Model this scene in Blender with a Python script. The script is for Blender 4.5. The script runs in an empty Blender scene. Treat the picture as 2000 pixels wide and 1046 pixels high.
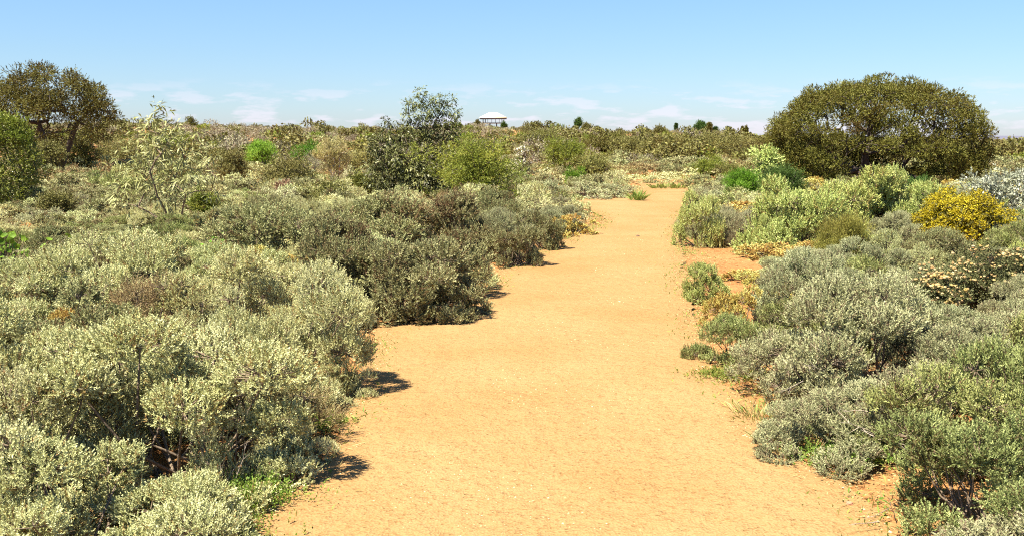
import bpy, math, random
import numpy as np

# ---------------------------------------------------------------- camera, sky, sun, exposure
S = bpy.context.scene
COL = S.collection
F, CX, CY, HZ, EYE = 2000.0, 1000.0, 523.0, 272.0, 1.8      # photo pixels; eye height in metres
PITCH = math.atan((CY - HZ) / F)
SP, CP = math.sin(PITCH), math.cos(PITCH)

cd = bpy.data.cameras.new('camera')
cd.sensor_width, cd.lens = 36.0, 36.0
cd.clip_start, cd.clip_end = 0.05, 40000
cam = bpy.data.objects.new('camera', cd)
cam.location = (0, 0, EYE)
cam.rotation_euler = (math.pi / 2 - PITCH, 0, 0)
COL.objects.link(cam)
S.camera = cam

SUN_EL, SUN_AZ = math.radians(62), math.radians(229)        # azimuth clockwise from +Y: behind and left
sv = (math.sin(SUN_AZ) * math.cos(SUN_EL), math.cos(SUN_AZ) * math.cos(SUN_EL), math.sin(SUN_EL))
sl = bpy.data.lights.new('sun', 'SUN')
sl.energy, sl.angle, sl.color = 5.0, math.radians(0.5), (1.0, 0.92, 0.76)
so = bpy.data.objects.new('sun', sl)
from mathutils import Vector
so.rotation_euler = Vector(sv).to_track_quat('Z', 'Y').to_euler()
so.location = (-20, -20, 40)
COL.objects.link(so)

W = bpy.data.worlds.new('World')
S.world = W
W.use_nodes = True
nt = W.node_tree
nt.nodes.clear()
def N(t, ty, **kw):
    n = t.nodes.new(ty)
    for k, v in kw.items():
        setattr(n, k, v)
    return n
def ramp(t, stops, interp='LINEAR'):
    r = N(t, 'ShaderNodeValToRGB')
    r.color_ramp.interpolation = interp
    e = r.color_ramp.elements
    while len(e) > len(stops):
        e.remove(e[-1])
    for i, (p, c) in enumerate(stops):
        q = e[i] if i < len(e) else e.new(p)
        q.position = p
        q.color = (*c, 1) if len(c) == 3 else c
    return r
out = N(nt, 'ShaderNodeOutputWorld')
bg = N(nt, 'ShaderNodeBackground')
sky = N(nt, 'ShaderNodeTexSky', sky_type='NISHITA')
sky.sun_disc = False
sky.sun_elevation, sky.sun_rotation = SUN_EL, SUN_AZ
sky.altitude, sky.air_density, sky.dust_density, sky.ozone_density = 100, 1.0, 0.3, 3.0
tc = N(nt, 'ShaderNodeTexCoord')
sep = N(nt, 'ShaderNodeSeparateXYZ')
nt.links.new(tc.outputs['Generated'], sep.inputs[0])
# the blue of clear desert air deepening with height
mr = N(nt, 'ShaderNodeMapRange'); mr.inputs[1].default_value = 0.0; mr.inputs[2].default_value = 0.2
nt.links.new(sep.outputs['Z'], mr.inputs[0])
tint = ramp(nt, [(0.0, (.74, 0.80, 1.08)), (0.15, (0.74, 0.86, 1.09)), (0.4, (0.77, 0.91, 1.08)), (0.65, (0.82, 0.98, 1.15)), (1.0, (0.77, 0.96, 1.13))])
nt.links.new(mr.outputs[0], tint.inputs[0])
mul = N(nt, 'ShaderNodeMix', data_type='RGBA', blend_type='MULTIPLY')
mul.inputs[0].default_value = 1.0
nt.links.new(sky.outputs[0], mul.inputs[6]); nt.links.new(tint.outputs[0], mul.inputs[7])
# low bank of small fair-weather clouds along the horizon
mp = N(nt, 'ShaderNodeMapping'); mp.inputs['Scale'].default_value = (21, 21, 95)
nt.links.new(tc.outputs['Generated'], mp.inputs[0])
cn = N(nt, 'ShaderNodeTexNoise'); cn.inputs['Scale'].default_value = 1.0; cn.inputs['Detail'].default_value = 5; cn.inputs['Roughness'].default_value = 0.55
nt.links.new(mp.outputs[0], cn.inputs['Vector'])
cr = ramp(nt, [(0.5, (0, 0, 0)), (0.6, (1, 1, 1))])
nt.links.new(cn.outputs[0], cr.inputs[0])
band = N(nt, 'ShaderNodeMapRange'); band.inputs[1].default_value = -0.02; band.inputs[2].default_value = 0.1
nt.links.new(sep.outputs['Z'], band.inputs[0])
br = ramp(nt, [(0.0, (0.5,) * 3), (0.36, (0.45,) * 3), (0.5, (0.28,) * 3), (0.64, (0, 0, 0))])
nt.links.new(band.outputs[0], br.inputs[0])
cm = N(nt, 'ShaderNodeMath', operation='MULTIPLY')
nt.links.new(cr.outputs[0], cm.inputs[0]); nt.links.new(br.outputs[0], cm.inputs[1])
cmix = N(nt, 'ShaderNodeMix', data_type='RGBA')
cmix.inputs[7].default_value = (7.4, 6.7, 7.7, 1)
nt.links.new(cm.outputs[0], cmix.inputs[0]); nt.links.new(mul.outputs[2], cmix.inputs[6])
bg.inputs['Strength'].default_value = 0.05
nt.links.new(cmix.outputs[2], bg.inputs[0]); nt.links.new(bg.outputs[0], out.inputs[0])

S.view_settings.view_transform = 'Standard'
S.view_settings.look = 'None'
S.view_settings.exposure = 1.55
S.view_settings.gamma = 1
S.view_settings.use_curve_mapping = False
cy = S.cycles
cy.max_bounces, cy.diffuse_bounces, cy.glossy_bounces, cy.transmission_bounces, cy.transparent_max_bounces = 4, 1, 1, 2, 4
cy.use_denoising = False
cy.filter_width = 1.1
cy.sample_clamp_indirect = 4.0

# ---------------------------------------------------------------- picture <-> ground
def depth_at(py, z=0.0):
    return (EYE - z) / (SP - (CY - py) / F * CP)
def ground(px, py):
    t = depth_at(py)
    return ((px - CX) / F * t, (t - EYE * SP) / CP)
def at_depth(px, t):
    return ((px - CX) / F * t, (t - EYE * SP) / CP)
def height_at(py, t):
    return EYE + t * (-SP + (CY - py) / F * CP)
def spot(px, yb, wpx, ytop, k=0.75):
    """front foot of a bush at picture height yb -> centre on the ground, radius, height"""
    t = depth_at(yb)
    r = wpx / 2 * t / F
    t += k * r
    x, y = at_depth(px, t)
    return x, y, wpx / 2 * t / F, max(0.12, height_at(ytop, t) - gz(x, y))

# ---------------------------------------------------------------- terrain height
RIDGE_X = [-800, -200, 0, 230, 400, 600, 800, 940, 1060, 1200, 1350, 1480, 1540, 1700, 2000, 2600, 3200]
RIDGE_Y = [256, 255, 254, 251, 254, 258, 261, 254, 258, 264, 267, 274, 281, 286, 289, 290, 290]
def gz(x, y):
    x = np.asarray(x, float); y = np.asarray(y, float)
    d = np.hypot(x, y)
    px = np.where(y > 1, CX + F * x / np.maximum(y, 1), np.where(x > 0, 3200, -800))
    ry = np.interp(px, RIDGE_X, RIDGE_Y)
    top = EYE + (HZ - ry) / F * 260
    s = np.clip((d - 65) / 195, 0, 1); s = s * s * (3 - 2 * s)
    fall = 1 - 0.5 * np.clip((d - 270) / 500, 0, 1)
    und = np.sin(x * .09 + 1.3) * np.sin(y * .07 + .4) * .5 + np.sin(x * .19 + y * .13) * .25
    z = s * fall * (top + und * np.clip((d - 70) / 60, 0, 1) * np.clip((330 - d) / 60, .2, 1))
    return z

# ---------------------------------------------------------------- mesh helpers
def new_mesh(name, co, quads=None, tris=None, tint=None, mat=None, smooth=False):
    me = bpy.data.meshes.new(name)
    co = np.asarray(co, np.float32)
    me.vertices.add(len(co)); me.vertices.foreach_set('co', co.ravel())
    idx, starts, pos = [], [], 0
    for a, k in ((quads, 4), (tris, 3)):
        if a is not None and len(a):
            a = np.asarray(a, np.int32)
            idx.append(a.ravel()); starts.append(pos + np.arange(len(a), dtype=np.int32) * k); pos += a.size
    idx = np.concatenate(idx); starts = np.concatenate(starts)
    me.loops.add(len(idx)); me.loops.foreach_set('vertex_index', idx)
    me.polygons.add(len(starts)); me.polygons.foreach_set('loop_start', starts)
    if tint is not None:
        at = me.attributes.new('tint', 'FLOAT', 'POINT'); at.data.foreach_set('value', np.asarray(tint, np.float32))
    if smooth:
        me.polygons.foreach_set('use_smooth', np.ones(len(starts), bool))
    me.update(calc_edges=True)
    if mat: me.materials.append(mat)
    return me
def link(name, me, parent=None, loc=None):
    o = bpy.data.objects.new(name, me); COL.objects.link(o)
    if parent: o.parent = parent
    if loc is not None: o.location = loc
    return o
def tag(o, label=None, cat=None, group=None, kind=None):
    if label: o['label'] = label
    if cat: o['category'] = cat
    if group: o['group'] = group
    if kind: o['kind'] = kind
    return o
def empty(name, loc, rz=0.0, sc=(1, 1, 1)):
    o = bpy.data.objects.new(name, None); COL.objects.link(o)
    o.location = loc; o.rotation_euler = (0, 0, rz); o.scale = sc; o.empty_display_size = .2
    return o
def unit(v):
    return v / np.maximum(np.linalg.norm(v, axis=-1, keepdims=True), 1e-9)
def sphere_dirs(rng, n, zmin=-1.0):
    z = rng.uniform(zmin, 1, n); a = rng.uniform(0, 2 * np.pi, n); r = np.sqrt(1 - z * z)
    return np.stack([r * np.cos(a), r * np.sin(a), z], 1)
def perp(d, rng):
    q = rng.normal(size=d.shape)
    return unit(np.cross(d, q))

def frustums(p0, p1, r0, r1, k=5):
    p0 = np.asarray(p0, float); p1 = np.asarray(p1, float); n = len(p0)
    d = unit(p1 - p0)
    up = np.where(np.abs(d[:, 2:3]) < .9, np.array([[0, 0, 1.]]), np.array([[1., 0, 0]]))
    a = unit(np.cross(d, up)); b = np.cross(d, a)
    th = np.arange(k) * 2 * np.pi / k
    ring = a[:, None] * np.cos(th)[None, :, None] + b[:, None] * np.sin(th)[None, :, None]
    v = np.concatenate([p0[:, None] + ring * np.asarray(r0)[:, None, None], p1[:, None] + ring * np.asarray(r1)[:, None, None]], 1)
    i = np.arange(k); j = (i + 1) % k
    q = np.stack([i, j, j + k, i + k], 1)
    q = (q[None] + (np.arange(n) * 2 * k)[:, None, None]).reshape(-1, 4)
    return v.reshape(-1, 3), q

def leaf_mesh(p, d, s, l, w, droop=0.0, two=False):
    """p,d,s (n,3); l,w (n,) -> verts, quads. one folded blade, or a two-piece curved blade"""
    n = len(p); l = l[:, None]; w = w[:, None]
    if not two:
        m = p + d * l * .5
        v = np.stack([p, m + s * w, p + d * l, m - s * w], 1)
        f = np.arange(n)[:, None] * 4 + np.array([[0, 1, 2, 3]])
        return v.reshape(-1, 3), f, 4
    g = np.array([[0, 0, -1.]])
    m = p + d * l * .45 + g * l * droop * .2
    t = p + d * l * .9 + g * l * droop * .8
    v = np.stack([p + s * w * .15, p - s * w * .15, m - s * w, m + s * w, t - s * w * .12, t + s * w * .12], 1)
    o = np.arange(n)[:, None] * 6
    f = np.concatenate([o + np.array([[0, 1, 2, 3]]), o + np.array([[3, 2, 4, 5]])])
    return v.reshape(-1, 3), f, 6

def shoots_to_leaves(rng, base, d, L, n, ll, lw, spread=0.8, droop=0.0, two=False, tint=None, tj=0.12, jit=.15):
    """leaves all along short shoots"""
    k = len(base)
    t = (np.arange(n)[None, :] + rng.uniform(0, 1, (k, n))) / n
    t = .08 + .92 * t
    px = perp(d, rng); py = np.cross(d, px)
    az = np.arange(n)[None, :] * 2.4 + rng.uniform(0, 6.28, (k, 1)) + rng.normal(0, .4, (k, n))
    q = px[:, None] * np.cos(az)[..., None] + py[:, None] * np.sin(az)[..., None]
    a = spread * (1.15 - .75 * t) + rng.normal(0, jit, (k, n))
    ld = unit(d[:, None] * np.cos(a)[..., None] + q * np.sin(a)[..., None])
    pos = base[:, None] + d[:, None] * (t * L[:, None])[..., None]
    pos = pos.reshape(-1, 3); ld = ld.reshape(-1, 3)
    # blades turn their faces up and outwards
    nf = rng.normal(size=ld.shape) * .55 + np.array([0, 0, .75]) + np.repeat(d, n, 0) * .6
    s = unit(np.cross(ld, nf) + rng.normal(size=ld.shape) * .05)
    m = len(pos)
    l = ll * rng.uniform(.6, 1.25, m) * (1.1 - .45 * t.ravel()); w = lw * rng.uniform(.7, 1.25, m) * .5
    v, f, c = leaf_mesh(pos, ld, s, l, w, droop, two)
    tt = (np.repeat(tint if tint is not None else rng.uniform(0, 1, k), n) + rng.normal(0, tj, m)).clip(0, 1)
    return v, f, np.repeat(tt, c)

# ---------------------------------------------------------------- materials
def leaf_mat(name, stops, transl=0.14, rough=0.6, var=0.12, spec=0.25):
    m = bpy.data.materials.new(name); m.use_nodes = True
    t = m.node_tree; t.nodes.clear()
    o = N(t, 'ShaderNodeOutputMaterial')
    at = N(t, 'ShaderNodeAttribute', attribute_name='tint')
    r = ramp(t, stops)
    t.links.new(at.outputs['Fac'], r.inputs[0])
    oi = N(t, 'ShaderNodeObjectInfo')
    hv = N(t, 'ShaderNodeHueSaturation')
    a = N(t, 'ShaderNodeMapRange'); a.inputs[3].default_value = 1 - var; a.inputs[4].default_value = 1 + var
    t.links.new(oi.outputs['Random'], a.inputs[0]); t.links.new(a.outputs[0], hv.inputs['Value'])
    b = N(t, 'ShaderNodeMath', operation='MULTIPLY'); b.inputs[1].default_value = 7.31
    b2 = N(t, 'ShaderNodeMath', operation='FRACT')
    b3 = N(t, 'ShaderNodeMapRange'); b3.inputs[3].default_value = .5 - .012; b3.inputs[4].default_value = .5 + .016
    t.links.new(oi.outputs['Random'], b.inputs[0]); t.links.new(b.outputs[0], b2.inputs[0]); t.links.new(b2.outputs[0], b3.inputs[0])
    t.links.new(b3.outputs[0], hv.inputs['Hue'])
    t.links.new(r.outputs[0], hv.inputs['Color'])
    p = N(t, 'ShaderNodeBsdfPrincipled'); p.inputs['Roughness'].default_value = rough
    p.inputs['Specular IOR Level'].default_value = spec
    tr = N(t, 'ShaderNodeBsdfTranslucent')
    mx = N(t, 'ShaderNodeMixShader'); mx.inputs[0].default_value = transl
    t.links.new(hv.outputs[0], p.inputs['Base Color']); t.links.new(hv.outputs[0], tr.inputs[0])
    t.links.new(p.outputs[0], mx.inputs[1]); t.links.new(tr.outputs[0], mx.inputs[2]); t.links.new(mx.outputs[0], o.inputs[0])
    return m
def bark_mat(name, c1, c2, scale=30):
    m = bpy.data.materials.new(name); m.use_nodes = True
    t = m.node_tree; p = t.nodes['Principled BSDF']
    co = N(t, 'ShaderNodeTexCoord'); n = N(t, 'ShaderNodeTexNoise'); n.inputs['Scale'].default_value = scale; n.inputs['Detail'].default_value = 4
    r = ramp(t, [(.3, c1), (.7, c2)])
    t.links.new(co.outputs['Object'], n.inputs['Vector']); t.links.new(n.outputs[0], r.inputs[0]); t.links.new(r.outputs[0], p.inputs['Base Color'])
    p.inputs['Roughness'].default_value = .85
    bp = N(t, 'ShaderNodeBump'); bp.inputs['Strength'].default_value = .5; bp.inputs['Distance'].default_value = .02
    t.links.new(n.outputs[0], bp.inputs['Height']); t.links.new(bp.outputs[0], p.inputs['Normal'])
    return m
M = {}
M['salt'] = leaf_mat('saltbush_leaf', [(0, (.22, .13, .05)), (.10, (.30, .24, .08)), (.3, (.43, .44, .18)), (.65, (.55, .56, .27)), (1, (.65, .63, .34))])
M['blue'] = leaf_mat('bluebush_leaf', [(0, (.19, .13, .08)), (.15, (.27, .22, .13)), (.4, (.33, .335, .165)), (.75, (.41, .42, .22)), (1, (.50, .49, .28))])
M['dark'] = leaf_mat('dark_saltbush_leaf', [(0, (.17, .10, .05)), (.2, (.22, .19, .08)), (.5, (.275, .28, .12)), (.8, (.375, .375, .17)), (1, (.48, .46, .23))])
M['pale'] = leaf_mat('pale_saltbush_leaf', [(0, (.28, .20, .07)), (.12, (.36, .35, .10)), (.45, (.37, .44, .125)), (.8, (.49, .55, .18)), (1, (.60, .60, .26))])
M['green'] = leaf_mat('green_saltbush_leaf', [(0, (.17, .11, .05)), (.15, (.18, .18, .06)), (.5, (.25, .29, .09)), (.85, (.38, .41, .15)), (1, (.48, .49, .2))])
M['corner'] = leaf_mat('deep_saltbush_leaf', [(0, (.13, .09, .04)), (.15, (.13, .14, .05)), (.5, (.19, .23, .075)), (.85, (.29, .34, .125)), (1, (.40, .43, .17))])
M['gold'] = leaf_mat('golden_leaf', [(0, (.32, .16, .04)), (.2, (.42, .27, .07)), (.5, (.50, .39, .10)), (.8, (.52, .48, .15)), (1, (.60, .55, .2))])
M['brown'] = leaf_mat('dry_leaf', [(0, (.17, .11, .05)), (.4, (.29, .215, .095)), (.7, (.38, .31, .14)), (1, (.46, .41, .19))])
M['greytwig'] = leaf_mat('grey_scrub_leaf', [(0, (.17, .125, .10)), (.4, (.23, .20, .13)), (.75, (.285, .255, .165)), (1, (.29, .27, .13))])
M['olive'] = leaf_mat('olive_scrub_leaf', [(0, (.11, .085, .026)), (.4, (.155, .145, .04)), (.8, (.205, .195, .055)), (1, (.28, .25, .075))])
M['mulga'] = leaf_mat('dark_tree_leaf', [(0, (.085, .05, .012)), (.25, (.115, .088, .016)), (.6, (.135, .13, .022)), (.9, (.18, .178, .034)), (1, (.24, .23, .055))], .08)
M['bright'] = leaf_mat('bright_green_leaf', [(0, (.07, .12, .01)), (.4, (.12, .23, .015)), (.8, (.20, .34, .03)), (1, (.28, .40, .06))], .3)
M['deep'] = leaf_mat('deep_green_leaf', [(0, (.04, .06, .012)), (.5, (.06, .11, .02)), (1, (.11, .18, .03))], .25)
M['lime'] = leaf_mat('yellow_green_leaf', [(0, (.12, .11, .02)), (.35, (.14, .185, .025)), (.75, (.23, .275, .035)), (1, (.34, .34, .055))], .3)
M['euc'] = leaf_mat('pale_gum_leaf', [(0, (.16, .13, .05)), (.25, (.19, .19, .06)), (.6, (.26, .27, .095)), (1, (.45, .44, .21))], .12, .5, .05, .2)
M['mallee'] = leaf_mat('dark_gum_leaf', [(0, (.055, .04, .014)), (.35, (.08, .08, .02)), (.75, (.115, .12, .032)), (.95, (.23, .22, .075)), (1, (.33, .31, .13))], .1, .45, .05, .4)
M['malleetop'] = leaf_mat('young_gum_leaf', [(0, (.07, .08, .026)), (.5, (.135, .155, .052)), (1, (.29, .30, .12))], .18, .55, .05, .2)
M['round'] = leaf_mat('round_tree_leaf', [(0, (.065, .06, .012)), (.4, (.12, .13, .02)), (.8, (.22, .25, .035)), (1, (.40, .42, .08))], .2, .4, .05, .4)
M['silver'] = leaf_mat('silver_gum_leaf', [(0, (.11, .105, .06)), (.4, (.24, .26, .17)), (.8, (.40, .42, .31)), (1, (.54, .54, .42))], .15, .45, .05, .4)
M['button'] = leaf_mat('button_bush_leaf', [(0, (.05, .045, .02)), (.4, (.09, .095, .035)), (.8, (.15, .16, .06)), (1, (.22, .22, .10))])
M['cream'] = leaf_mat('cream_flower', [(0, (.33, .21, .07)), (.5, (.46, .33, .135)), (1, (.58, .46, .24))], .1)
M['wattle'] = leaf_mat('yellow_blossom', [(0, (.19, .15, .012)), (.3, (.32, .25, .010)), (.75, (.43, .345, .014)), (1, (.52, .44, .03))], .1)
M['needle'] = leaf_mat('needle_leaf', [(0, (.16, .12, .03)), (.5, (.26, .24, .05)), (1, (.36, .34, .09))], .3)
M['tuft'] = leaf_mat('grass_blade', [(0, (.38, .32, .15)), (.4, (.42, .38, .16)), (.7, (.34, .34, .09)), (1, (.20, .27, .05))], .3)
M['weed'] = leaf_mat('weed_blade', [(0, (.40, .34, .11)), (.3, (.30, .33, .07)), (.65, (.19, .27, .04)), (1, (.12, .22, .03))], .3)
M['whiteflower'] = leaf_mat('white_flower', [(0, (.6, .56, .42)), (1, (.82, .80, .70))], .1)
M['red'] = leaf_mat('red_brown_leaf', [(0, (.16, .08, .05)), (.6, (.25, .15, .09)), (1, (.33, .24, .14))])
M['bark'] = bark_mat('dark_bark', (.035, .025, .02), (.09, .065, .05))
M['twig'] = bark_mat('brown_twig', (.13, .09, .06), (.24, .18, .12))
M['greybark'] = bark_mat('grey_bark', (.20, .16, .13), (.36, .30, .24))
M['deadwood'] = bark_mat('dead_wood', (.38, .31, .24), (.56, .48, .38))

# ---------------------------------------------------------------- ground and path
def sand_mat(name, base, speck, patch, sp_scale, dark_amt, edge=None):
    m = bpy.data.materials.new(name); m.use_nodes = True
    t = m.node_tree; p = t.nodes['Principled BSDF']; L = t.links.new
    co = N(t, 'ShaderNodeTexCoord')
    def noise(sc, det=3, rough=.6):
        n = N(t, 'ShaderNodeTexNoise'); n.inputs['Scale'].default_value = sc; n.inputs['Detail'].default_value = det; n.inputs['Roughness'].default_value = rough
        L(co.outputs['Object'], n.inputs['Vector']); return n
    n1 = noise(.55, 5); r1 = ramp(t, [(.35, base), (.7, patch)]); L(n1.outputs[0], r1.inputs[0])
    n2 = noise(sp_scale, 4, .75); r2 = ramp(t, [(.3, speck), (.5, (1, 1, 1)), (.62, (1, 1, 1)), (.78, (1.0, 1.0, 1.0))]); L(n2.outputs[0], r2.inputs[0])
    if edge:      # red soil creeping in from the verges
        at = N(t, 'ShaderNodeAttribute', attribute_name='edge'); ne = noise(2.2, 5, .65)
        ae = N(t, 'ShaderNodeMath', operation='MULTIPLY_ADD'); ae.inputs[1].default_value = 1.3; ae.inputs[2].default_value = -.8; L(ne.outputs[0], ae.inputs[0])
        ad2 = N(t, 'ShaderNodeMath', operation='ADD'); L(at.outputs['Fac'], ad2.inputs[0]); L(ae.outputs[0], ad2.inputs[1])
        re = ramp(t, [(.05, (0, 0, 0)), (.5, (1, 1, 1))]); L(ad2.outputs[0], re.inputs[0])
        me_ = N(t, 'ShaderNodeMix', data_type='RGBA'); me_.inputs[6].default_value = (*edge, 1); L(re.outputs[0], me_.inputs[0]); L(r1.outputs[0], me_.inputs[7])
        class _o: outputs = [me_.outputs[2]]
        r1 = _o
    mx = N(t, 'ShaderNodeMix', data_type='RGBA', blend_type='MULTIPLY'); mx.inputs[0].default_value = 1; L(r1.outputs[0], mx.inputs[6]); L(r2.outputs[0], mx.inputs[7])
    # single grains and grit
    vo = N(t, 'ShaderNodeTexVoronoi'); vo.inputs['Scale'].default_value = sp_scale * 1.5; L(co.outputs['Object'], vo.inputs['Vector'])
    hv = N(t, 'ShaderNodeSeparateColor'); L(vo.outputs['Color'], hv.inputs[0])
    r3 = ramp(t, [(0, (.32, .24, .17)), (.03, (.5, .38, .27)), (.1, (.82, .74, .66)), (.35, (.95, .95, .93)), (.75, (1, 1, 1)), (1, (1.0, 1.0, 1.0))]); L(hv.outputs[0], r3.inputs[0])
    mx2 = N(t, 'ShaderNodeMix', data_type='RGBA', blend_type='MULTIPLY'); mx2.inputs[0].default_value = dark_amt; L(mx.outputs[2], mx2.inputs[6]); L(r3.outputs[0], mx2.inputs[7])
    L(mx2.outputs[2], p.inputs['Base Color'])
    p.inputs['Roughness'].default_value = .95; p.inputs['Specular IOR Level'].default_value = .1
    bp = N(t, 'ShaderNodeBump'); bp.inputs['Strength'].default_value = .5; bp.inputs['Distance'].default_value = .012
    ad = N(t, 'ShaderNodeMath', operation='ADD'); L(n2.outputs[0], ad.inputs[0]); L(vo.outputs['Distance'], ad.inputs[1])
    n5 = noise(7, 4, .6)          # scuffs and old footmarks
    b0 = N(t, 'ShaderNodeBump'); b0.inputs['Strength'].default_value = .7; b0.inputs['Distance'].default_value = .05
    L(n5.outputs[0], b0.inputs['Height']); L(b0.outputs[0], bp.inputs['Normal'])
    L(ad.outputs[0], bp.inputs['Height']); L(bp.outputs[0], p.inputs['Normal'])
    return m
M['soil'] = sand_mat('red_soil', (.32, .15, .055), (.55, .45, .4), (.36, .205, .085), 18, .8)
M['path'] = sand_mat('golden_path_sand', (.335, .219, .099), (.78, .7, .6), (.305, .175, .068), 45, .5, edge=(.32, .19, .08))

rr = np.concatenate([[0.02], np.geomspace(1.0, 9000, 150)])
na = 540
aa = np.arange(na) / na * 2 * np.pi
X = rr[:, None] * np.sin(aa); Y = rr[:, None] * np.cos(aa)
Z = gz(X, Y)
dd = np.hypot(X, Y)
Z = Z - .004 * 0 + (np.sin(X * 1.7 + .3) * np.sin(Y * 1.3) * .012 - .016) * (dd < 60)
co = np.stack([X, Y, Z], -1).reshape(-1, 3)
i, j = np.meshgrid(np.arange(len(rr) - 1), np.arange(na), indexing='ij')
q = np.stack([i * na + j, i * na + (j + 1) % na, (i + 1) * na + (j + 1) % na, (i + 1) * na + j], -1).reshape(-1, 4)
cap = [[k for k in range(na)]]
g = link('ground', new_mesh('ground', co, quads=q[:, ::-1], mat=M['soil'], smooth=True)); tag(g, kind='structure')

# far plateau on the horizon
def plateau():
    a = np.radians(np.linspace(-60, 60, 240)); R0, R1 = 6500, 8200
    prof = 18 + 9 * np.tanh((a - .3) * 6) + 3 * np.sin(a * 23) + 1.5 * np.sin(a * 61)
    rings = [(R0, -6, 0), (R0 + 350, .45, 1), (R0 + 600, .96, 1), (R1, 1.0, 1), (R1 + 500, 0, 0)]
    v = np.concatenate([np.stack([r * np.sin(a), r * np.cos(a), prof * k if m else np.full_like(a, -8)], 1) for r, k, m in rings])
    n = len(a); q = []
    for s in range(len(rings) - 1):
        b = np.arange(n - 1) + s * n
        q.append(np.stack([b, b + 1, b + 1 + n, b + n], 1))
    m = bark_mat('plateau_haze_blue', (.105, .105, .15), (.13, .125, .17), .01)  # blue of distant haze mixed straight into the rock colour
    tag(link('hills', new_mesh('hills', v, quads=np.concatenate(q), mat=m, smooth=True)), kind='structure')
plateau()

LEFT = [(300, 1400), (400, 1150), (452, 1046), (560, 965), (628, 890), (655, 830), (700, 770), (722, 690), (735, 640), (820, 612), (905, 590), (952, 568), (968, 535), (1030, 512), (1085, 475), (1165, 446), (1178, 428), (1150, 410), (1120, 399), (1085, 395)]
LEFT2 = [(1085, 391), (1150, 389), (1245, 386), (1250, 372), (1252, 362), (1235, 356), (1180, 352)]
RIGHT = [(1900, 1400), (1810, 1150), (1755, 1046), (1690, 965), (1545, 885), (1465, 800), (1405, 730), (1372, 650), (1345, 570), (1334, 500), (1331, 450), (1336, 405), (1352, 375), (1350, 364), (1330, 357), (1290, 352)]
PL = [ground(*p) for p in LEFT]; PL2 = [ground(*p) for p in LEFT2]; PR = [ground(*p) for p in RIGHT]
def resample(pts, step=.12, amp=.05, seed=0):
    pts = np.array(pts); d = np.r_[0, np.cumsum(np.linalg.norm(np.diff(pts, axis=0), axis=1))]
    s = np.arange(0, d[-1], step); q = np.stack([np.interp(s, d, pts[:, 0]), np.interp(s, d, pts[:, 1])], 1)
    for _ in range(3):
        q[1:-1] = (q[:-2] + 2 * q[1:-1] + q[2:]) / 4
    r = np.random.default_rng(seed); n = r.normal(0, 1, len(q))
    sm = np.convolve(n, np.ones(7) / 7, 'same') * 1.6
    q[:, 0] += (sm + n * .35) * amp
    return q
# ground plan of the path: right edge up, across the far end, left edges down
PATH_POLY = np.concatenate([[(1.4, -6)], resample(PR, seed=1), resample(PL2, seed=2, amp=.02)[::-1], [(PL2[0][0] - 3, PL2[0][1] + .2), (PL[-1][0] - 3, PL[-1][1])], resample(PL, seed=3)[::-1], [(-1.6, -6)]])
def in_poly(x, y, P):
    x = np.asarray(x); y = np.asarray(y); c = np.zeros(x.shape, bool)
    a = P; b = np.roll(P, -1, 0)
    for (x0, y0), (x1, y1) in zip(a, b):
        if y0 == y1: continue
        c ^= ((y0 > y) != (y1 > y)) & (x < (x1 - x0) * (y - y0) / (y1 - y0) + x0)
    return c
def dist_poly(x, y, P):
    x = np.asarray(x, float); y = np.asarray(y, float)
    D = np.full(x.shape, 1e9)
    for a in range(0, len(P), 3):
        D = np.minimum(D, np.hypot(x - P[a][0], y - P[a][1]))
    return D
import bmesh
from mathutils.geometry import delaunay_2d_cdt
def build_path():
    rng = np.random.default_rng(6); pts = []
    for y0, y1, st in ((-5, 16, .16), (16, 30, .3), (30, 48, .6)):
        gx, gy = np.meshgrid(np.arange(-4, 9, st), np.arange(y0, y1, st)); g_ = np.stack([gx.ravel(), gy.ravel()], 1) + rng.normal(0, st * .15, (gx.size, 2)); pts.append(g_)
    pts = np.concatenate(pts); pts = pts[in_poly(pts[:, 0], pts[:, 1], PATH_POLY)]
    dd_ = dist_poly(pts[:, 0], pts[:, 1], PATH_POLY); pts = pts[dd_ > .08]
    nb = len(PATH_POLY); allp = [Vector(p) for p in PATH_POLY] + [Vector(p) for p in pts]
    v, e, f, *_ = delaunay_2d_cdt(allp, [(k, (k + 1) % nb) for k in range(nb)], [], 1, 1e-5)
    v = np.array([(q[0], q[1]) for q in v]); ed = dist_poly(v[:, 0], v[:, 1], PATH_POLY)
    ed = (ed / .55).clip(0, 1.6)
    z = .006 + .016 * np.clip(ed, 0, .6) + .006 * np.sin(v[:, 0] * 2.3 + v[:, 1]) * np.sin(v[:, 1] * 1.4 + 1) * np.clip(ed, 0, 1)
    me = new_mesh('path', np.c_[v, z], tris=np.array([t[:3] for t in f]), mat=M['path'], smooth=True)
    at = me.attributes.new('edge', 'FLOAT', 'POINT'); at.data.foreach_set('value', ed.astype(np.float32))
    if me.polygons[0].normal.z < 0: me.flip_normals()
    tag(link('path', me), kind='structure')
build_path()

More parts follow.
